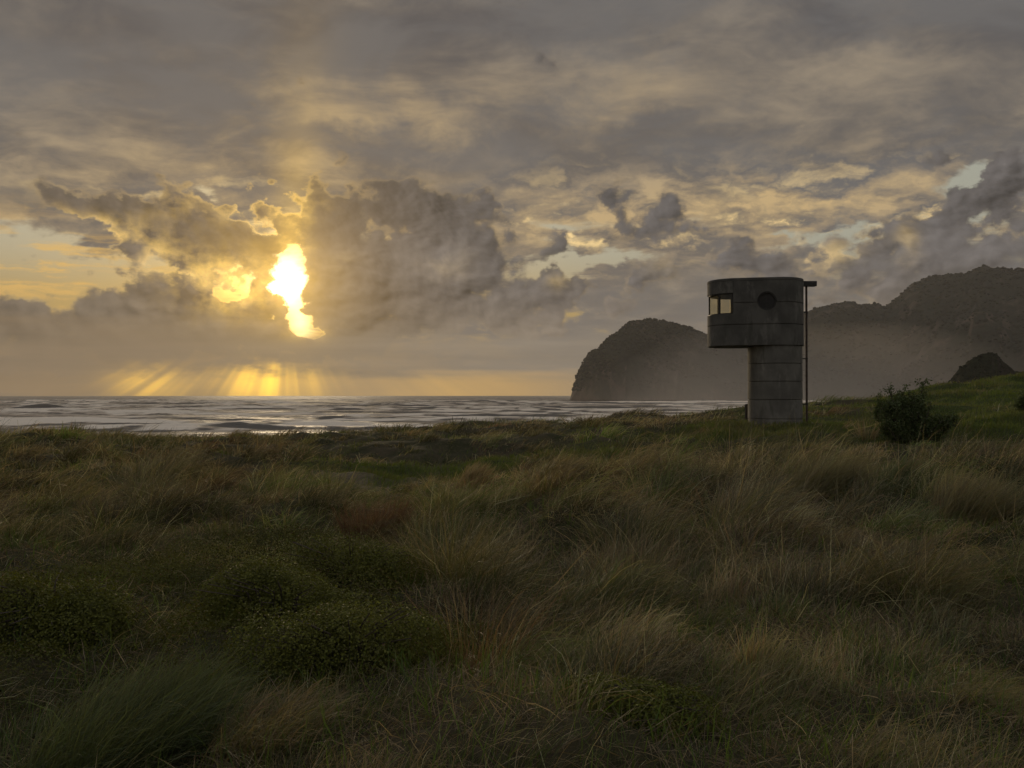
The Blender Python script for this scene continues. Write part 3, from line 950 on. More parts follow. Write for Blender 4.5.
def make_tower():
    yaw = R(-12.0)                       # the cabin's overhang points left and a little out to sea
    root = empty('watch_tower', TOWER, yaw)
    tag(root, 'round concrete lifeguard watch tower with overhanging cabin on the grassy dune', 'watch tower')
    m_col = concrete('weathered_concrete', (0.152, 0.145, 0.130), 1.0)
    m_cab = concrete('dark_weathered_concrete', (0.108, 0.104, 0.095), 4.0)
    m_dark = plain('dark_painted_steel', (0.022, 0.020, 0.019), 0.55)
    m_rust = plain('rusty_pipe', (0.060, 0.040, 0.030), 0.7, 0.0, 0.4)
    m_in = plain('cabin_interior', (0.16, 0.14, 0.11), 0.9)
    RC, RH, L = 0.985, 1.03, 1.43
    # column: stacked precast rings with open joints
    bm = bmesh.new()
    zs = [-0.6, 0.20, 0.905, 1.575, 2.235, 2.90]
    n = 72
    rings = []
    def ring(r, z): return [(r * math.cos(2 * math.pi * k / n), r * math.sin(2 * math.pi * k / n), z) for k in range(n)]
    for a, b in zip(zs[:-1], zs[1:]):
        rings += [ring(RC - 0.04, a), ring(RC - 0.04, a + 0.020), ring(RC - 0.004, a + 0.026), ring(RC + 0.003, a + 0.03), ring(RC - 0.004, b - 0.012), ring(RC - 0.012, b - 0.002), ring(RC - 0.03, b - 0.001)]
    loft(bm, rings)
    col = from_bm('column', bm, m_col, root); flat_shade_auto(col)
    # cabin shell
    bm = bmesh.new()
    z0, z1 = 2.902, 5.39
    rings = []
    def st(r, z): return [(x, y, z) for x, y in stadium(r, L)]
    prof = [(z0, RH - 0.02), (z0 + 0.02, RH)]
    for zj in (3.68, 4.48):
        prof += [(zj - 0.016, RH), (zj - 0.013, RH - 0.03), (zj + 0.013, RH - 0.03), (zj + 0.016, RH + 0.002)]
    prof += [(5.27, RH + 0.002), (5.275, RH - 0.008), (5.29, RH - 0.008), (5.295, RH + 0.006), (z1 - 0.02, RH + 0.006), (z1, RH - 0.012)]
    for z, r in prof: rings.append(st(r, z))
    loft(bm, rings)
    shell = from_bm('cabin', bm, m_cab, root)
    def cutter(fn):
        b_ = bmesh.new(); fn(b_)
        bmesh.ops.recalc_face_normals(b_, faces=b_.faces)
        return from_bm('cutter', b_, m_in, root)
    inner = cutter(lambda b_: loft(b_, [[(x, y, 3.06) for x, y in stadium(RH - 0.15, L)], [(x, y, 5.22) for x, y in stadium(RH - 0.15, L)]]))
    win = cutter(lambda b_: box_bm(b_, -L - 1.5, -L - 0.12, -1.6, 1.6, 4.08, 4.85))
    hole = cutter(lambda b_: loft(b_, [[(-0.36 + 0.345 * math.cos(k / 40 * 6.28318), yy, 4.525 + 0.345 * math.sin(k / 40 * 6.28318)) for k in range(40)] for yy in (-1.4, -0.5)]))
    seam = cutter(lambda b_: (box_bm(b_, -L - 0.122, -L - 0.098, -1.2, -RH + 0.025, 4.06, 5.6)))
    tray = cutter(lambda b_: loft(b_, [[(x, y, 5.33) for x, y in stadium(RH - 0.10, L)], [(x, y, 5.6) for x, y in stadium(RH - 0.10, L)]]))
    cut(shell, [inner, win, hole, seam, tray])
    flat_shade_auto(shell)
    # roof membrane inside the parapet
    bm = bmesh.new()
    loft(bm, [[(x, y, 5.332) for x, y in stadium(RH - 0.105, L)], [(x, y, 5.352) for x, y in stadium(RH - 0.105, L)]])
    from_bm('roof', bm, m_dark, root)
    # window: curved panes between mullions
    RG = RH - 0.075
    def arc_pt(a, r): return (-L - r * math.cos(a), -r * math.sin(a))
    wf = bmesh.new()
    lim = math.acos(0.12 / RG)
    for zc in (4.083, 4.815):
        ins = [arc_pt(-lim + 2 * lim * k / 40, RG - 0.03) for k in range(41)]; outs = [arc_pt(-lim + 2 * lim * k / 40, RG + 0.03) for k in range(41)]
        loop = ins + outs[::-1]
        loft(wf, [[(x, y, zc) for x, y in loop], [(x, y, zc + 0.032) for x, y in loop]])
    bmesh.ops.recalc_face_normals(wf, faces=wf.faces)
    frame = from_bm('window_frame', wf, m_dark, root)
    m_gl = glass_material()
    stops = [-lim, R(-51), 0.0, R(51), lim]
    for a in stops:
        b_ = bmesh.new()
        c0, c1 = arc_pt(a - 0.028, RG - 0.03), arc_pt(a + 0.028, RG - 0.03); d0, d1 = arc_pt(a - 0.028, RG + 0.03), arc_pt(a + 0.028, RG + 0.03)
        loop = [c0, c1, d1, d0]
        loft(b_, [[(x, y, 4.116) for x, y in loop], [(x, y, 4.814) for x, y in loop]])
        bmesh.ops.recalc_face_normals(b_, faces=b_.faces)
        from_bm('mullion', b_, m_dark, frame)
    for a0, a1 in zip(stops[:-1], stops[1:]):
        b_ = bmesh.new()
        a0 += 0.03; a1 -= 0.03
        nn = 1
        pts = [arc_pt(a0 + (a1 - a0) * k / nn, RG) for k in range(nn + 1)]
        lo = [b_.verts.new((x, y, 4.117)) for x, y in pts]; hi = [b_.verts.new((x, y, 4.813)) for x, y in pts]
        for k in range(nn): b_.faces.new((lo[k], lo[k + 1], hi[k + 1], hi[k]))
        from_bm('window_pane', b_, m_gl, frame)
    # porthole: steel ring and slatted shutter set back in the opening
    b_ = bmesh.new()
    nseg = 44
    def circ(r, y): return [(-0.36 + r * math.cos(2 * math.pi * k / nseg), y, 4.525 + r * math.sin(2 * math.pi * k / nseg)) for k in range(nseg)]
    prof = [(0.343, -1.02), (0.343, -0.90), (0.30, -0.90), (0.30, -1.02)]
    vr = [[b_.verts.new(p) for p in circ(r, y)] for r, y in prof]
    for q in range(4):
        A_, B_ = vr[q], vr[(q + 1) % 4]
        for k in range(nseg): b_.faces.new((A_[k], A_[(k + 1) % nseg], B_[(k + 1) % nseg], B_[k]))
    bmesh.ops.recalc_face_normals(b_, faces=b_.faces)
    port = from_bm('porthole', b_, m_dark, root)
    b_ = bmesh.new()
    for k in range(-6, 7):
        zc = k * 0.046; hw = math.sqrt(max(0.30 ** 2 - zc ** 2, 0.002))
        box_bm(b_, -0.36 - hw, -0.36 + hw, -0.955, -0.935, 4.525 + zc - 0.020, 4.525 + zc + 0.020, 0.004)
    box_bm(b_, -0.375, -0.345, -0.975, -0.957, 4.24, 4.81)
    loft(b_, [circ(0.299, -0.93), circ(0.299, -0.915)])
    from_bm('shutter', b_, m_dark, port)
    # gutter spout and downpipe on the landward side
    cy, sy_ = math.cos(yaw), math.sin(yaw)
    def loc(x, y): return (x * cy + y * sy_, -x * sy_ + y * cy)       # world-aligned offsets into the turned frame
    b_ = bmesh.new()
    box_bm(b_, RH - 0.05, RH + 0.52, -0.13, 0.13, 5.165, 5.355, 0.012)
    sp = from_bm('rain_spout', b_, m_dark, root); sp.rotation_euler = (0, 0, -yaw)
    b_ = bmesh.new()
    tube_bm(b_, [(1.185, -0.02, z) for z in (-0.5, 1.0, 2.5, 4.0, 5.168)], 0.042, 14)
    dp = from_bm('downpipe', b_, m_rust, root, smooth=False); flat_shade_auto(dp, 50); dp.rotation_euler = (0, 0, -yaw)
    for z in (0.75, 2.45, 4.2):
        b_ = bmesh.new()
        box_bm(b_, (RC if z < 2.8 else RH) - 0.02, 1.15, -0.045, 0.005, z - 0.02, z + 0.02, 0.004)
        tube_bm(b_, [(1.185, -0.02, z - 0.025), (1.185, -0.02, z + 0.025)], 0.052, 14)
        br = from_bm('pipe_bracket', b_, m_dark, root); br.rotation_euler = (0, 0, -yaw)
    return root


make_tower()


def make_post():
    p = put(746.7, 421, 33.2)
    z = gz(p.x, p.y)
    m, t, b = material('old_timber')
    n = noise(t, objco(t) * (30.0, 30.0, 2.5), 1.0, 4, 0.6)
    t.links.new(mix(t, n.step(0.3, 0.7), (0.035, 0.028, 0.022), (0.08, 0.065, 0.05)).s, b.inputs['Base Color'])
    b.inputs['Roughness'].default_value = 0.9
    bm = bmesh.new()
    top = EYE - (404 - HORIZON) / FPX * p.y - z
    box_bm(bm, -0.055, 0.055, -0.055, 0.055, -0.4, top, 0.012)
    for v in bm.verts:
        if v.co.z > top - 0.1: v.co.z += v.co.x * 0.25
    o = from_bm('post', bm, m)
    o.location = (p.x, p.y, z)
    o.rotation_euler = (0, R(-1.5), R(20))
    tag(o, 'short dark timber post standing just left of the watch tower foot', 'post')


make_post()


# ------------------------------------------------------------------ grass
GREEN = np.array([0.060, 0.098, 0.020]); OLIVE = np.array([0.094, 0.094, 0.038]); STRAW = np.array([0.290, 0.228, 0.132])
BROWN = np.array([0.094, 0.070, 0.050]); RED = np.array([0.125, 0.068, 0.042]); TURF = np.array([0.102, 0.135, 0.024]); GREYG = np.array([0.076, 0.094, 0.044])


def grass_material(name, trans=0.48):
    m = bpy.data.materials.new(name)
    m.use_nodes = True
    t = m.node_tree
    t.nodes.clear()
    o = t.nodes.new('ShaderNodeOutputMaterial')
    c = attr(t, 'tint')
    b = t.nodes.new('ShaderNodeBsdfPrincipled')
    t.links.new(c.s, b.inputs['Base Color'])
    b.inputs['Roughness'].default_value = 0.55
    b.inputs['Specular IOR Level'].default_value = 0.35
    tl = t.nodes.new('ShaderNodeBsdfTranslucent')
    t.links.new((c * (1.25, 1.15, 0.7)).s, tl.inputs['Color'])
    mx = t.nodes.new('ShaderNodeMixShader'); mx.inputs[0].default_value = trans
    t.links.new(b.outputs[0], mx.inputs[1]); t.links.new(tl.outputs[0], mx.inputs[2])
    t.links.new(mx.outputs[0], o.inputs['Surface'])
    return m


M_GRASS = grass_material('dune_grass_blades')
WIND = np.array([0.95, 0.30])


def blades(name, base, az, th0, bend, length, width, color, mat, droop=None, seed=3, tipcol=None, lev=5):
    """Curved ribbons. All arguments are arrays over blades; az = heading of the lean, th0 = first tilt, bend = added tilt at the tip."""
    n = len(base)
    rg = np.random.default_rng(seed)
    hx, hy = np.cos(az), np.sin(az)
    pts = np.zeros((n, lev, 3)); dirs = np.zeros((n, lev, 3))
    p = base.copy()
    wob = rg.normal(0, 0.17, (n, lev))
    kink = rg.random(n) < 0.10
    wob[:, lev // 2:] += (kink * rg.uniform(-0.9, 1.2, n))[:, None]
    for k in range(lev):
        s = k / (lev - 1)
        th = th0 + bend * s ** 1.25 + wob[:, k]
        d = np.stack([np.sin(th) * hx, np.sin(th) * hy, np.cos(th)], -1)
        dirs[:, k] = d
        pts[:, k] = p
        p = p + d * (length / (lev - 1))[:, None]
    tw = rg.uniform(-1.1, 1.1, n)
    perp = np.stack([-hy, hx, np.zeros(n)], -1)
    v = np.zeros((n, lev * 2 - 1, 3)); col = np.zeros((n, lev * 2 - 1, 3))
    tip = color * 1.25 if tipcol is None else tipcol
    for k in range(lev):
        s = k / (lev - 1)
        side = perp * np.cos(tw)[:, None] + np.cross(dirs[:, k], perp) * np.sin(tw)[:, None]
        w = (width * (0.55 + 0.45 * min(s * 3, 1)) * (1 - 0.75 * max(0, (s - 0.35) / 0.65)))[:, None] * 0.5
        cc = color * (1 - s) + tip * s
        if k < lev - 1:
            v[:, 2 * k] = pts[:, k] - side * w; v[:, 2 * k + 1] = pts[:, k] + side * w
            col[:, 2 * k] = cc; col[:, 2 * k + 1] = cc
        else:
            v[:, 2 * k] = pts[:, k]; col[:, 2 * k] = cc
    V = v.reshape(-1, 3); C = col.reshape(-1, 3)
    nv = lev * 2 - 1
    o = (np.arange(n) * nv)[:, None]
    quads = np.concatenate([np.array([2 * k, 2 * k + 1, 2 * k + 3, 2 * k + 2]) for k in range(lev - 2)])
    patt = np.concatenate([quads, np.array([2 * (lev - 2), 2 * (lev - 2) + 1, 2 * (lev - 1)])])
    F = (o + patt[None, :]).ravel()
    nl = len(patt)
    st_ = np.concatenate([np.arange(lev - 2) * 4, [4 * (lev - 2)]])
    LS = (np.arange(n)[:, None] * nl + st_[None, :]).ravel()
    return from_np(name, V, F, LS, mat, color=C, smooth=True)


def scatter(n_zone, rg):
    """Points in the wedge in front of the camera; n per square metre by zone."""
    P_ = []
    for (d0, d1, dens) in n_zone:
        a0 = R(38)
        area = a0 * (d1 ** 2 - d0 ** 2)
        n = int(area * dens)
        d = np.sqrt(rg.uniform(d0 ** 2, d1 ** 2, n)); a = rg.uniform(-a0, a0, n)
        P_.append(np.stack([np.sin(a) * d, np.cos(a) * d], -1))
    return np.concatenate(P_)


def pick(fields, cols, rg, spread=0.22):
    """Blend of colours by positive weights plus per-blade luck."""
    W = np.stack([np.clip(f, 0, None) for f in fields], -1) + 1e-4
    W = W / W.sum(-1, keepdims=True)
    cum = np.cumsum(W, -1)
    u = rg.random(len(W))[:, None]
    k = (u > cum).sum(-1).clip(0, len(cols) - 1)
    own = np.array(cols)[k]
    mean = W @ np.array(cols)
    c = own * 0.6 + mean * 0.4
    return c * rg.uniform(1 - spread, 1 + spread, (len(c), 1)) * rg.normal(1, 0.04, c.shape)


MOUNDS = [
    # pixel of the foot, distance, radii, height
    (352, 612, 8.0, 0.75, 0.60, 0.56, 'dark green leafy mound highest up the slope, below the reddish tussock', 401, 21000),
    (285, 672, 6.3, 0.82, 0.52, 0.50, 'broad dark green leafy mound in the middle of the mounds on the left', 402, 28000),
    (352, 742, 5.2, 0.66, 0.48, 0.50, 'rounded dark green leafy mound lowest of the mounds, near the bottom edge', 403, 27000),
    (150, 628, 8.0, 0.85, 0.55, 0.32, 'wide low olive leafy mound at the left, above the grey green tussock', 404, 18000),
    (50, 695, 6.0, 0.62, 0.45, 0.32, 'low leafy mound at the far left edge of the foreground', 405, 16000),
    (455, 672, 6.6, 0.30, 0.28, 0.26, 'small dark leafy mound right of the rounded one', 406, 7000),
    (640, 775, 4.4, 0.42, 0.35, 0.22, 'small flat leafy mound at the bottom edge in the middle', 407, 11000),
]


def near_mound(x, y):
    m = np.full(np.shape(x), -9.0)
    for (px, py, d, rx, ry, *_r) in MOUNDS:
        p = put(px, py, d)
        m = np.maximum(m, 1.0 - np.sqrt(((x - p.x) / rx) ** 2 + ((y - p.y) / ry) ** 2))
        # keep the view on to the mound from the camera side thinly grown
        m = np.maximum(m, 0.40 - np.sqrt(((x - p.x * 0.90) / rx) ** 2 + ((y - p.y + 0.45) / 0.55) ** 2))
    return m


def cover_mask(x, y):
    px = 512 + FPX * x / np.maximum(y, 1)
    d = y
    m = (1 - sstep(px, 330, 450)) * sstep(d, 4.3, 5.0) * (1 - sstep(d, 8.6, 10.0))
    return np.clip(m * 1.35 + 0.6 * fbm(x / 1.1 + 50, y / 1.1, 3) * (m > 0.05), 0, 1)


def make_marram():
    rg = np.random.default_rng(101)
    # clumps: each has its own kind, height, heading and habit
    K = scatter([(2.2, 9, 2.3), (9, 18, 1.5), (18, 30, 0.85), (30, 66, 0.35)], rg)
    nk = len(K)
    kd = np.hypot(K[:, 0], K[:, 1])
    kpx = 512 + FPX * K[:, 0] / np.maximum(K[:, 1], 1)
    kr = np.interp(kd, [3, 9, 18, 30, 60], [0.35, 0.42, 0.56, 0.80, 1.1]) * rg.uniform(0.75, 1.3, nk)
    kh = np.clip(rg.lognormal(-0.12, 0.46, nk) * (1 + 0.75 * fbm(K[:, 0] / 2.6 + 15, K[:, 1] / 2.6 + 44, 2)), 0.22, 1.9)
    kswirl = rg.normal(0, 0.65, nk)
    klean = np.clip(rg.normal(0.62, 0.22, nk), 0.1, 0.97)
    klean = np.clip(klean + 0.24 * sstep(kpx, 520, 680), 0.1, 0.98); kswirl = kswirl * (1 - 0.5 * sstep(kpx, 520, 680))
    kbright = np.clip(rg.lognormal(-0.04, 0.48, nk), 0.36, 2.3) * (1 - 0.18 * (1 - sstep(kpx, 380, 640)))
    rw = sstep(kpx, 380, 640); crest_ = np.exp(-((kd - 15.5) / 2.6) ** 2) * rw
    f1 = fbm(K[:, 0] / 3.2 + 70, K[:, 1] / 3.2, 2); f2 = fbm(K[:, 0] / 4.5 + 33, K[:, 1] / 4.5 + 12, 2)
    # kinds: green marram, olive marram, pale straw, brown thatch, red rush, grey green
    Wk = np.stack([0.9 - 1.2 * f1 + 0.4 * (1 - rw), 0.9 + 0.5 * f2 + 0.5 * crest_, 0.42 + 0.6 * f1 + 0.9 * crest_, 0.55 + 1.0 * f1 + 0.35 * rw, 0.08 + 0.9 * f2 + 0.12 * rw + 0.35 * np.exp(-((kpx - 450) / 120) ** 2), 0.35 - 0.8 * f2], -1).clip(0.02, None)
    Wk /= Wk.sum(-1, keepdims=True)
    kind = (rg.random(nk)[:, None] > np.cumsum(Wk, -1)).sum(-1).clip(0, 5)
    kh = kh * np.array([1.0, 1.05, 0.95, 0.55, 0.9, 0.9])[kind] * (1 + 0.22 * crest_)
    # tufts
    T = scatter([(2.6, 6, 24.0), (6, 11, 18.0), (11, 18, 11.0), (18, 28, 5.5), (28, 44, 2.5), (44, 62, 1.0)], rg)
    near = np.zeros(len(T), dtype=int); nd = np.zeros(len(T))
    for a in range(0, len(T), 2000):
        q = np.hypot(T[a:a + 2000, None, 0] - K[None, :, 0], T[a:a + 2000, None, 1] - K[None, :, 1]) / kr[None, :]
        near[a:a + 2000] = q.argmin(1); nd[a:a + 2000] = q.min(1)
    d = np.hypot(T[:, 0], T[:, 1])
    tm = turf_mask(T[:, 0], T[:, 1])
    sm = sand_mask(T[:, 0], T[:, 1])
    k = np.exp(-((T[:, 0] - TOWER.x) ** 2 + (T[:, 1] - TOWER.y) ** 2) / 1.5 ** 2)
    mo = near_mound(T[:, 0], T[:, 1])
    cm = cover_mask(T[:, 0], T[:, 1])
    keep = (rg.random(len(T)) > tm * 1.8) & (rg.random(len(T)) > cm * 0.80) & (rg.random(len(T)) > sm * 1.6) & (k < 0.25) & (mo < -0.05) & (rg.random(len(T)) > sstep(nd, 0.85, 1.5) * 0.75)
    T = T[keep]; d = d[keep]; near = near[keep]; nd = nd[keep]
    size = np.clip(rg.lognormal(0, 0.30, len(T)), 0.5, 1.9)
    nb = (np.interp(d, [3, 11, 18, 28, 50], [92, 80, 62, 46, 32]) * size).astype(int)
    idx = np.repeat(np.arange(len(T)), nb)
    n = len(idx)
    x, y = T[idx, 0], T[idx, 1]
    ki = near[idx]; dome = np.clip(1 - (nd[idx] / 1.25) ** 2, 0, 1)
    spread = (0.085 * size)[idx] * (1 + d[idx] / 40)
    bx = x + rg.normal(0, 1, n) * spread; by = y + rg.normal(0, 1, n) * spread
    bz = ground_z(bx, by) - 0.02
    px0 = 512 + FPX * x / np.maximum(y, 1)
    wa = math.atan2(WIND[1], WIND[0]) - 0.15 + fbm(x / 5.0 + 9, y / 5.0, 2) * 0.7 + kswirl[ki]
    lean = np.clip(klean[ki] + rg.normal(0, 0.10, len(T))[idx], 0.08, 0.97)
    out = np.arctan2(by - K[ki, 1], bx - K[ki, 0])
    vx = lean * np.cos(wa) + (1 - lean) * 1.1 * np.cos(out) + rg.normal(0, 0.24, n)
    vy = lean * np.sin(wa) + (1 - lean) * 1.1 * np.sin(out) + rg.normal(0, 0.24, n)
    az = np.arctan2(vy, vx)
    far = sstep(d[idx], 26, 40)
    L = (0.20 + 0.62 * dome * kh[ki]) * rg.uniform(0.5, 1.2, n) * (0.8 + 0.25 * size[idx])
    L = L * (1 - 0.38 * far) * np.interp(d[idx], [4, 8, 13, 18], [0.60, 0.66, 0.82, 0.95])
    L = L * (1 - 0.45 * sstep(px0, 540, 640) * sstep(d[idx], 16.5, 18.5) * (1 - sstep(d[idx], 29, 33)))
    L = L * (1 - 0.55 * cover_mask(x, y)) * (1 - 0.55 * (1 - sstep(px0, 380, 520)) * (1 - sstep(d[idx], 4.6, 5.6)))
    L = L * (1 - 0.50 * np.exp(-((px0 - 430) / 110) ** 2) * sstep(d[idx], 13, 17) * (1 - sstep(d[idx], 27, 31)))
    th0 = np.abs(rg.normal(0.20, 0.22, n)) + 0.32 * lean
    bend = rg.normal(1.40, 0.50, n).clip(0.05, 2.6) * (0.65 + 0.6 * lean)
    dead = rg.random(n) < np.where(kind[ki] == 3, 0.42, 0.17)
    th0 = np.where(dead, rg.uniform(0.4, 1.5, n), th0); bend = np.where(dead, rg.uniform(0.0, 1.2, n), bend)
    az = np.where(dead, az + rg.normal(0, 1.0, n), az)
    W = np.interp(np.hypot(bx, by), [3, 8, 16, 28, 50], [0.0028, 0.0043, 0.0078, 0.0150, 0.024]) * rg.uniform(0.55, 1.5, n)
    cols = np.array([GREEN, OLIVE, STRAW * 0.80, BROWN, RED, GREYG])
    other = rg.choice(6, n, p=[0.30, 0.28, 0.14, 0.12, 0.04, 0.12])
    own = rg.random(n) < 0.70
    C = np.where(own[:, None], cols[kind[ki]], cols[other])
    C = C * rg.uniform(0.6, 1.45, (n, 1)) * rg.normal(1, 0.05, (n, 3)) * kbright[ki][:, None] * np.clip(rg.lognormal(0, 0.18, len(T)), 0.6, 1.6)[idx][:, None]
    C = np.where(dead[:, None], (STRAW * 1.25 + BROWN * 0.3) * rg.uniform(0.35, 1.9, (n, 1)), C)
    tip = C * 0.70 + STRAW * (0.42 * rg.uniform(0.2, 1.6, (n, 1)) * (0.6 + 0.7 * dome[:, None]))  # dry straw tips, paled further on clump tops to stand in for light
    C = C.clip(0.004, 0.42); tip = tip.clip(0.004, 0.46)
    o = blades('marram_grass', np.stack([bx, by, bz], -1), az, th0, bend, L, W, C, M_GRASS, seed=5, tipcol=tip, lev=6)
    tag(o, 'wind-bent dune grass covering the foreground and the dune crests', 'grass', kind='stuff')
    print('marram blades', n)


make_marram()


def make_thatch():
    rg = np.random.default_rng(404)
    Q = scatter([(2.6, 7, 900), (7, 13, 480), (13, 22, 170)], rg)
    x, y = Q[:, 0], Q[:, 1]
    ok = (rg.random(len(x)) > sand_mask(x, y)) & (rg.random(len(x)) > turf_mask(x, y)) & (rg.random(len(x)) > 0.6 * cover_mask(x, y))
    x, y = x[ok], y[ok]; n = len(x); d = np.hypot(x, y)
    z = ground_z(x, y) + 0.02 * rg.random(n)
    az = rg.uniform(-math.pi, math.pi, n)
    W = np.interp(d, [3, 8, 22], [0.0035, 0.005, 0.011]) * rg.uniform(0.6, 1.5, n)
    t_ = rg.random((n, 1))
    C = (BROWN * (1 - t_) + STRAW * t_) * rg.uniform(0.4, 1.3, (n, 1))
    green = rg.random(n) < 0.25
    C = np.where(green[:, None], GREEN * rg.uniform(0.8, 1.7, (n, 1)), C)
    th = np.where(green, rg.uniform(0.1, 0.8, n), rg.uniform(0.9, 1.5, n))
    o = blades('dead_grass', np.stack([x, y, z], -1), az, th, rg.uniform(-0.2, 0.7, n), rg.uniform(0.08, 0.30, n), W, C, M_GRASS, seed=8, lev=4)
    tag(o, 'dead grass litter lying between the tussocks', 'dead grass', kind='stuff')
    print('thatch', n)


make_thatch()


def make_turf():
    rg = np.random.default_rng(202)
    P_ = scatter([(17, 24, 420), (24, 36, 330), (36, 66, 90)], rg)
    x, y = P_[:, 0], P_[:, 1]
    tm = turf_mask(x, y)
    k = ((x - TOWER.x) ** 2 + (y - TOWER.y) ** 2) < 1.0
    keep = (rg.random(len(x)) < tm * 1.1) & ~k
    x, y = x[keep], y[keep]; n = len(x)
    d = np.hypot(x, y)
    z = ground_z(x, y) - 0.01
    az = math.atan2(WIND[1], WIND[0]) + rg.normal(0, 1.3, n)
    L = (0.10 + 0.16 * np.clip(0.5 + fbm(x / 1.3, y / 1.3, 3), 0, 1.3)) * rg.uniform(0.6, 1.3, n)
    W = np.interp(d, [17, 30, 60], [0.012, 0.018, 0.034]) * rg.uniform(0.7, 1.3, n)
    c = fbm(x / 1.7 + 8, y / 1.7, 3)
    C = pick([0.9 + c * 0, 0.35 + c, 0.12 + 0.5 * c, 0.12 - c], [TURF, OLIVE, BROWN, GREEN], rg)
    o = blades('turf', np.stack([x, y, z], -1), az, np.abs(rg.normal(0.3, 0.25, n)), rg.uniform(0.2, 0.9, n), L, W, C, M_GRASS, seed=6, lev=4)
    tag(o, 'short green turf round the tower and on the sheltered slopes', 'grass', kind='stuff')
    print('turf blades', n)


make_turf()


# ------------------------------------------------------------------ single tussocks that stand out
def tussock(px, py, d, n, L, r, col, label, seed, up=0.3, bend=0.9, wind=0.5, width=None, stiff=False, name='grass_tussock', tip=None, cat='grass tussock', sink=0.0):
    rg = np.random.default_rng(seed)
    p = put(px, py, d)
    z = gz(p.x, p.y)
    a = rg.uniform(0, 6.283, n); rr = r * np.sqrt(rg.random(n))
    lx, ly = np.cos(a) * rr, np.sin(a) * rr
    bz = ground_z(p.x + lx, p.y + ly) - z - 0.03
    az = np.arctan2((1 - wind) * np.sin(a) + wind * WIND[1] + rg.normal(0, 0.15, n), (1 - wind) * np.cos(a) + wind * WIND[0] + rg.normal(0, 0.15, n))
    th0 = np.abs(rg.normal(up, 0.16, n)) + 0.35 * rr / r * up
    bd = np.clip(rg.normal(bend, 0.3, n), 0.02, 2.0)
    L = L * float(np.interp(d, [4, 8, 13, 20], [0.72, 0.78, 0.85, 0.95]))
    Ls = L * rg.uniform(0.55, 1.08, n)
    W = np.full(n, width if width else np.interp(d, [3, 8, 16, 28, 50], [0.004, 0.0055, 0.009, 0.014, 0.022])) * rg.uniform(0.7, 1.3, n)
    C = np.asarray(col) * rg.uniform(0.65, 1.35, (n, 1)) * rg.normal(1, 0.05, (n, 3))
    o = blades(name, np.stack([lx, ly, bz], -1), az, th0, bd, Ls, W, C, M_GRASS, seed=seed, tipcol=None if tip is None else C * 0.5 + np.asarray(tip) * 0.6, lev=6)
    o.location = (p.x, p.y, z - sink)
    tag(o, label, cat)
    return o


tussock(375, 540, 12.5, 800, 0.90, 0.46, RED * 0.55 + BROWN * 0.45, 'reddish brown rush tussock standing upright in the middle of the grass', 301, 0.16, 0.45, 0.25)
tussock(470, 466, 21.5, 500, 0.80, 0.30, STRAW * 0.75 + OLIVE * 0.3, 'golden wind-bent tussock beside the green hollow behind the dune', 302, 0.25, 0.9, 0.75)
tussock(866, 448, 26.5, 90, 0.85, 0.28, STRAW * 1.0, 'pale dry straw tuft left of the dark bush', 303, 0.25, 0.5, 0.3, width=0.018)
tussock(120, 775, 4.1, 2600, 0.75, 0.42, GREYG * 1.05, 'big soft grey green tussock at the bottom left corner', 304, 0.25, 1.15, 0.62)
tussock(262, 780, 4.0, 800, 0.50, 0.26, STRAW * 0.55 + OLIVE * 0.4, 'dry straw tussock along the bottom edge beside the leafy mounds', 305, 0.3, 1.3, 0.6)
tussock(722, 500, 12.8, 420, 0.72, 0.22, STRAW * 0.95, 'bleached straw tussock in the centre of the dune below the tower', 306, 0.25, 1.0, 0.7)
tussock(752, 690, 5.3, 160, 0.55, 0.09, STRAW * 1.05, 'slim bright straw tuft in the dark grass below the tower', 307, 0.12, 0.55, 0.3)
tussock(965, 520, 11.6, 1500, 0.95, 0.46, OLIVE * 0.8 + STRAW * 0.38, 'large golden olive tussock bent over at the right edge', 308, 0.3, 1.0, 0.72)
tussock(820, 490, 13.6, 1700, 0.95, 0.52, OLIVE * 0.85 + STRAW * 0.26, 'large olive tussock streaming in the wind on the near dune crest', 309, 0.32, 1.0, 0.8)
tussock(560, 478, 14.6, 800, 0.70, 0.36, STRAW * 0.5 + OLIVE * 0.5, 'golden tussock on the near crest at the centre', 310, 0.28, 0.9, 0.7)
tussock(360, 640, 6.6, 60, 0.5, 0.06, STRAW * 0.8, 'few dry stalks rising between the leafy mounds', 311, 0.15, 0.7, 0.4)


# ------------------------------------------------------------------ leafy plants
def leaf_material(name):
    m = bpy.data.materials.new(name)
    m.use_nodes = True
    t = m.node_tree
    t.nodes.clear()
    o = t.nodes.new('ShaderNodeOutputMaterial')
    c = attr(t, 'tint')
    b = t.nodes.new('ShaderNodeBsdfPrincipled')
    t.links.new(c.s, b.inputs['Base Color'])
    b.inputs['Roughness'].default_value = 0.6
    b.inputs['Specular IOR Level'].default_value = 0.25
    tl = t.nodes.new('ShaderNodeBsdfTranslucent')
    t.links.new((c * (1.3, 1.3, 0.6)).s, tl.inputs['Color'])
    mx = t.nodes.new('ShaderNodeMixShader'); mx.inputs[0].default_value = 0.25
    t.links.new(b.outputs[0], mx.inputs[1]); t.links.new(tl.outputs[0], mx.inputs[2])
    t.links.new(mx.outputs[0], o.inputs['Surface'])
    return m


M_LEAF = leaf_material('shrub_leaves')
M_STEM = plain('woody_stems', (0.060, 0.045, 0.032), 0.85)


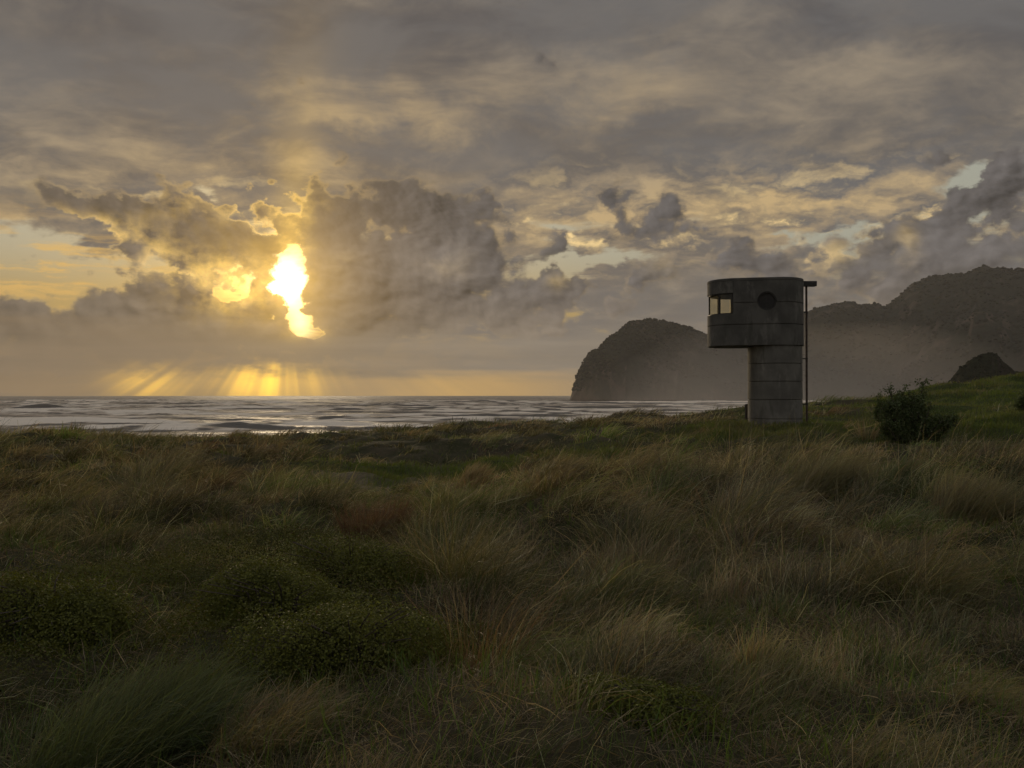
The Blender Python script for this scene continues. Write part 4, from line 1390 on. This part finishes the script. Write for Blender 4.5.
def leaves(name, pos, nrm, size, aspect, col, mat, parent, seed):
    """Little folded six-point leaves."""
    rg = np.random.default_rng(seed)
    n = len(pos)
    nrm = nrm / np.linalg.norm(nrm, axis=1, keepdims=True)
    ax = rg.normal(0, 1, (n, 3)); ax -= (ax * nrm).sum(1, keepdims=True) * nrm; ax /= np.linalg.norm(ax, axis=1, keepdims=True)
    sd = np.cross(nrm, ax)
    shp = [(0, 0, 0), (0.35, 0.5, 0.10), (0.75, 0.36, 0.08), (1.0, 0, -0.06), (0.75, -0.36, 0.08), (0.35, -0.5, 0.10)]
    V = np.zeros((n, 6, 3))
    for k, (u, w, h) in enumerate(shp):
        V[:, k] = pos + (ax * u + sd * (w * aspect) + nrm * h) * size[:, None]
    F = ((np.arange(n) * 6)[:, None] + np.array([0, 1, 2, 3, 0, 3, 4, 5])[None]).ravel()
    C = np.repeat(col, 6, axis=0)
    return from_np(name, V.reshape(-1, 3), F, np.arange(2 * n) * 4, mat, parent, smooth=False, color=C)


def mound(px, py, d, rx, ry, h, label, seed, n=9000, lobes=6, group=None):
    """Low cushion of small leaves on wiry stems."""
    rg = np.random.default_rng(seed)
    p = put(px, py, d); z = gz(p.x, p.y)
    root = empty('ground_shrub', (p.x, p.y, z))
    tag(root, label, 'shrub', group)
    cs = [(rg.uniform(-0.6, 0.6) * rx, rg.uniform(-0.6, 0.6) * ry, rg.uniform(0.45, 0.62)) for _ in range(lobes)] + [(0, 0, 0.75)]
    P_, N_ = [], []
    for (cx, cy, k) in cs:
        m_ = n // len(cs)
        v = rg.normal(0, 1, (m_, 3)); v[:, 2] = np.abs(v[:, 2]); v /= np.linalg.norm(v, axis=1, keepdims=True)
        rad = rg.uniform(0.80, 1.04, (m_, 1)) * (1 + 0.14 * fbm(v[:, 0] * 3 + cx * 7, v[:, 1] * 3 + v[:, 2] * 2, 2))[:, None]
        q = v * rad * np.array([rx * k, ry * k, h * (0.55 + k * 0.6)]) + np.array([cx, cy, 0])
        q[:, 2] += ground_z(p.x + q[:, 0], p.y + q[:, 1]) - z
        P_.append(q); N_.append(v + rg.normal(0, 0.55, v.shape) + np.array([0, 0, 0.35]))
    P_ = np.concatenate(P_); N_ = np.concatenate(N_)
    sz = rg.uniform(0.010, 0.019, len(P_)) * (1 + d / 30)
    col = np.array([0.094, 0.100, 0.014]) * rg.uniform(0.6, 1.5, (len(P_), 1)) + (rg.random((len(P_), 1)) < 0.10) * np.array([0.03, 0.03, 0.004])
    leaves('foliage', P_, N_, sz, 0.62, col, M_LEAF, root, seed)
    bm = bmesh.new()
    for k in range(26):
        a = rg.uniform(0, 6.28); r1 = rg.uniform(0.5, 0.95)
        e = Vector((math.cos(a) * rx * r1, math.sin(a) * ry * r1, 0)); e.z = h * math.sqrt(max(0.05, 1 - r1 * r1)) * 0.95 + gz(p.x + e.x, p.y + e.y) - z
        tube_bm(bm, [(0.1 * math.cos(a), 0.1 * math.sin(a), -0.05), (e.x * 0.5, e.y * 0.5, e.z * 0.7 + 0.03), e], [0.008, 0.006, 0.003], 5)
    from_bm('stems', bm, M_STEM, root, smooth=True)
    return root


for M_ in MOUNDS:
    mound(*M_)


def make_ground_cover():
    rg = np.random.default_rng(909)
    Q = scatter([(3.9, 10.2, 5200)], rg)
    x, y = Q[:, 0], Q[:, 1]
    m = cover_mask(x, y)
    ok = (rg.random(len(x)) < m) & (x < 1.6)
    x, y, m = x[ok], y[ok], m[ok]
    lump = np.clip(0.13 + 0.75 * fbm(x / 0.95 + 12, y / 0.95, 3), 0.02, 0.55) * sstep(m, 0.05, 0.7)
    e = 0.03
    top = lambda a, b: np.clip(0.13 + 0.75 * fbm(a / 0.95 + 12, b / 0.95, 3), 0.02, 0.55)
    gx = (top(x + e, y) - top(x - e, y)) / (2 * e); gy = (top(x, y + e) - top(x, y - e)) / (2 * e)
    n = len(x)
    z = ground_z(x, y) + lump * (1 - 0.45 * rg.random(n) ** 3) + rg.normal(0, 0.012, n)
    N = np.stack([-gx, -gy, np.ones(n)], -1) + rg.normal(0, 0.55, (n, 3))
    size = rg.uniform(0.009, 0.018, n) * (1 + y / 25)
    tone = np.clip(1 + 0.9 * fbm(x / 0.9 + 3, y / 0.9 + 5, 2), 0.5, 1.7)
    C = np.array([0.080, 0.082, 0.014]) * (tone * rg.uniform(0.6, 1.5, n))[:, None]
    dry = rg.random(n) < 0.05
    C = np.where(dry[:, None], np.array([0.13, 0.085, 0.04]), C)
    o = leaves('ground_cover', np.stack([x, y, z], -1), N, size, 0.62, C, M_LEAF, None, 910)
    tag(o, 'small leaved olive green ground cover creeping between the mounds at the lower left', 'ground cover', kind='stuff')
    print('cover leaves', n)


make_ground_cover()


def bush(name, px, py, d, shoots, label, seed, leaf=0.066, col=(0.080, 0.108, 0.040), k_=0.70):
    """Upright coastal shrub: branching stems carrying whorls of leaves."""
    rg = np.random.default_rng(seed)
    p = put(px, py, d); z = gz(p.x, p.y)
    root = empty(name, (p.x, p.y, z))
    tag(root, label, 'bush')
    bm = bmesh.new()
    P_, N_ = [], []
    for (sx, sy, h, lean) in shoots:
        sx, sy, h, lean = sx * k_, sy * k_, h * k_, lean * k_
        b0 = Vector((sx * 0.35, sy * 0.35, -0.1)); top = Vector((sx + lean, sy, h))
        mid = b0.lerp(top, 0.5) + Vector((rg.normal(0, 0.06), rg.normal(0, 0.06), 0.05))
        tube_bm(bm, [b0, mid, top], [0.035, 0.022, 0.008], 6)
        path = [b0, mid, top]
        nt = int(12 + h * 8)
        for k in range(nt):
            f = rg.uniform(0.12, 1.0)
            q = b0.lerp(mid, f * 2) if f < 0.5 else mid.lerp(top, f * 2 - 1)
            a = rg.uniform(0, 6.28); ln = k_ * rg.uniform(0.18, 0.48) * (1.15 - 0.6 * f)
            e = q + Vector((math.cos(a) * ln, math.sin(a) * ln, k_ * rg.uniform(0.10, 0.42)))
            tube_bm(bm, [q, q.lerp(e, 0.55) + Vector((0, 0, -0.02)), e], [0.009, 0.006, 0.003], 5)
            m_ = 30
            for s in np.linspace(0.25, 1.06, m_):
                c_ = q.lerp(e, float(s))
                off = rg.normal(0, 0.055, 3)
                P_.append(np.array(c_) + off)
                N_.append(off * 6 + np.array([0, 0, 0.25]) + rg.normal(0, 0.45, 3))
    P_ = np.array(P_); N_ = np.array(N_)
    gzv = ground_z(p.x + P_[:, 0], p.y + P_[:, 1]) - z
    ok = P_[:, 2] > gzv + 0.02
    P_, N_ = P_[ok], N_[ok]
    sz = rg.uniform(0.6, 1.3, len(P_)) * leaf
    C = np.array(col) * rg.uniform(0.55, 1.5, (len(P_), 1)) * rg.normal(1, 0.05, (len(P_), 3)) + (rg.random((len(P_), 1)) < 0.06) * np.array([0.05, 0.05, 0.025])
    leaves('foliage', P_, N_, sz, 0.5, C, M_LEAF, root, seed)
    from_bm('stems', bm, M_STEM, root, smooth=True)
    return root


rgb = np.random.default_rng(77)
sh = []
# (x, y, height, lean): taller sprigs on the left half, a low skirt to the right
for k in range(30):
    x_ = rgb.uniform(-1.35, 1.0); hh = np.interp(x_, [-1.4, -1.0, -0.2, 0.5, 1.0], [1.0, 1.75, 1.75, 1.8, 1.05]) * rgb.uniform(0.72, 1.02)
    sh.append((x_, rgb.uniform(-0.7, 0.7), hh, rgb.normal(0, 0.08)))
sh += [(-0.95, -0.1, 2.40, 0.05), (-0.2, 0.1, 2.2, -0.02), (0.55, 0.0, 2.45, 0.08), (0.2, -0.2, 2.1, 0.0), (-1.15, 0.2, 1.9, -0.1)]
for k in range(14):
    x_ = rgb.uniform(0.6, 1.9)
    sh.append((x_, rgb.uniform(-0.6, 0.6), rgb.uniform(0.5, 1.05), 0.1))
bush('coastal_bush', 908, 440, 25.5, sh, 'dark leafy bush with upright sprigs on the green slope right of the tower', 501)
bush('coastal_bush', 1030, 425, 30.0, [(rgb.uniform(-0.8, 0.8), rgb.uniform(-0.5, 0.5), rgb.uniform(0.6, 1.1), 0.0) for _ in range(16)],
     'smaller dark bush cut off by the right edge of the photo', 502)
tussock(457, 430, 38.5, 22, 0.75, 0.16, np.array([0.05, 0.05, 0.03]), 'spiky dark plant poking above the far dune crest against the sea', 503, 0.5, 0.15, 0.1, width=0.045, name='spiky_plant', cat='plant')
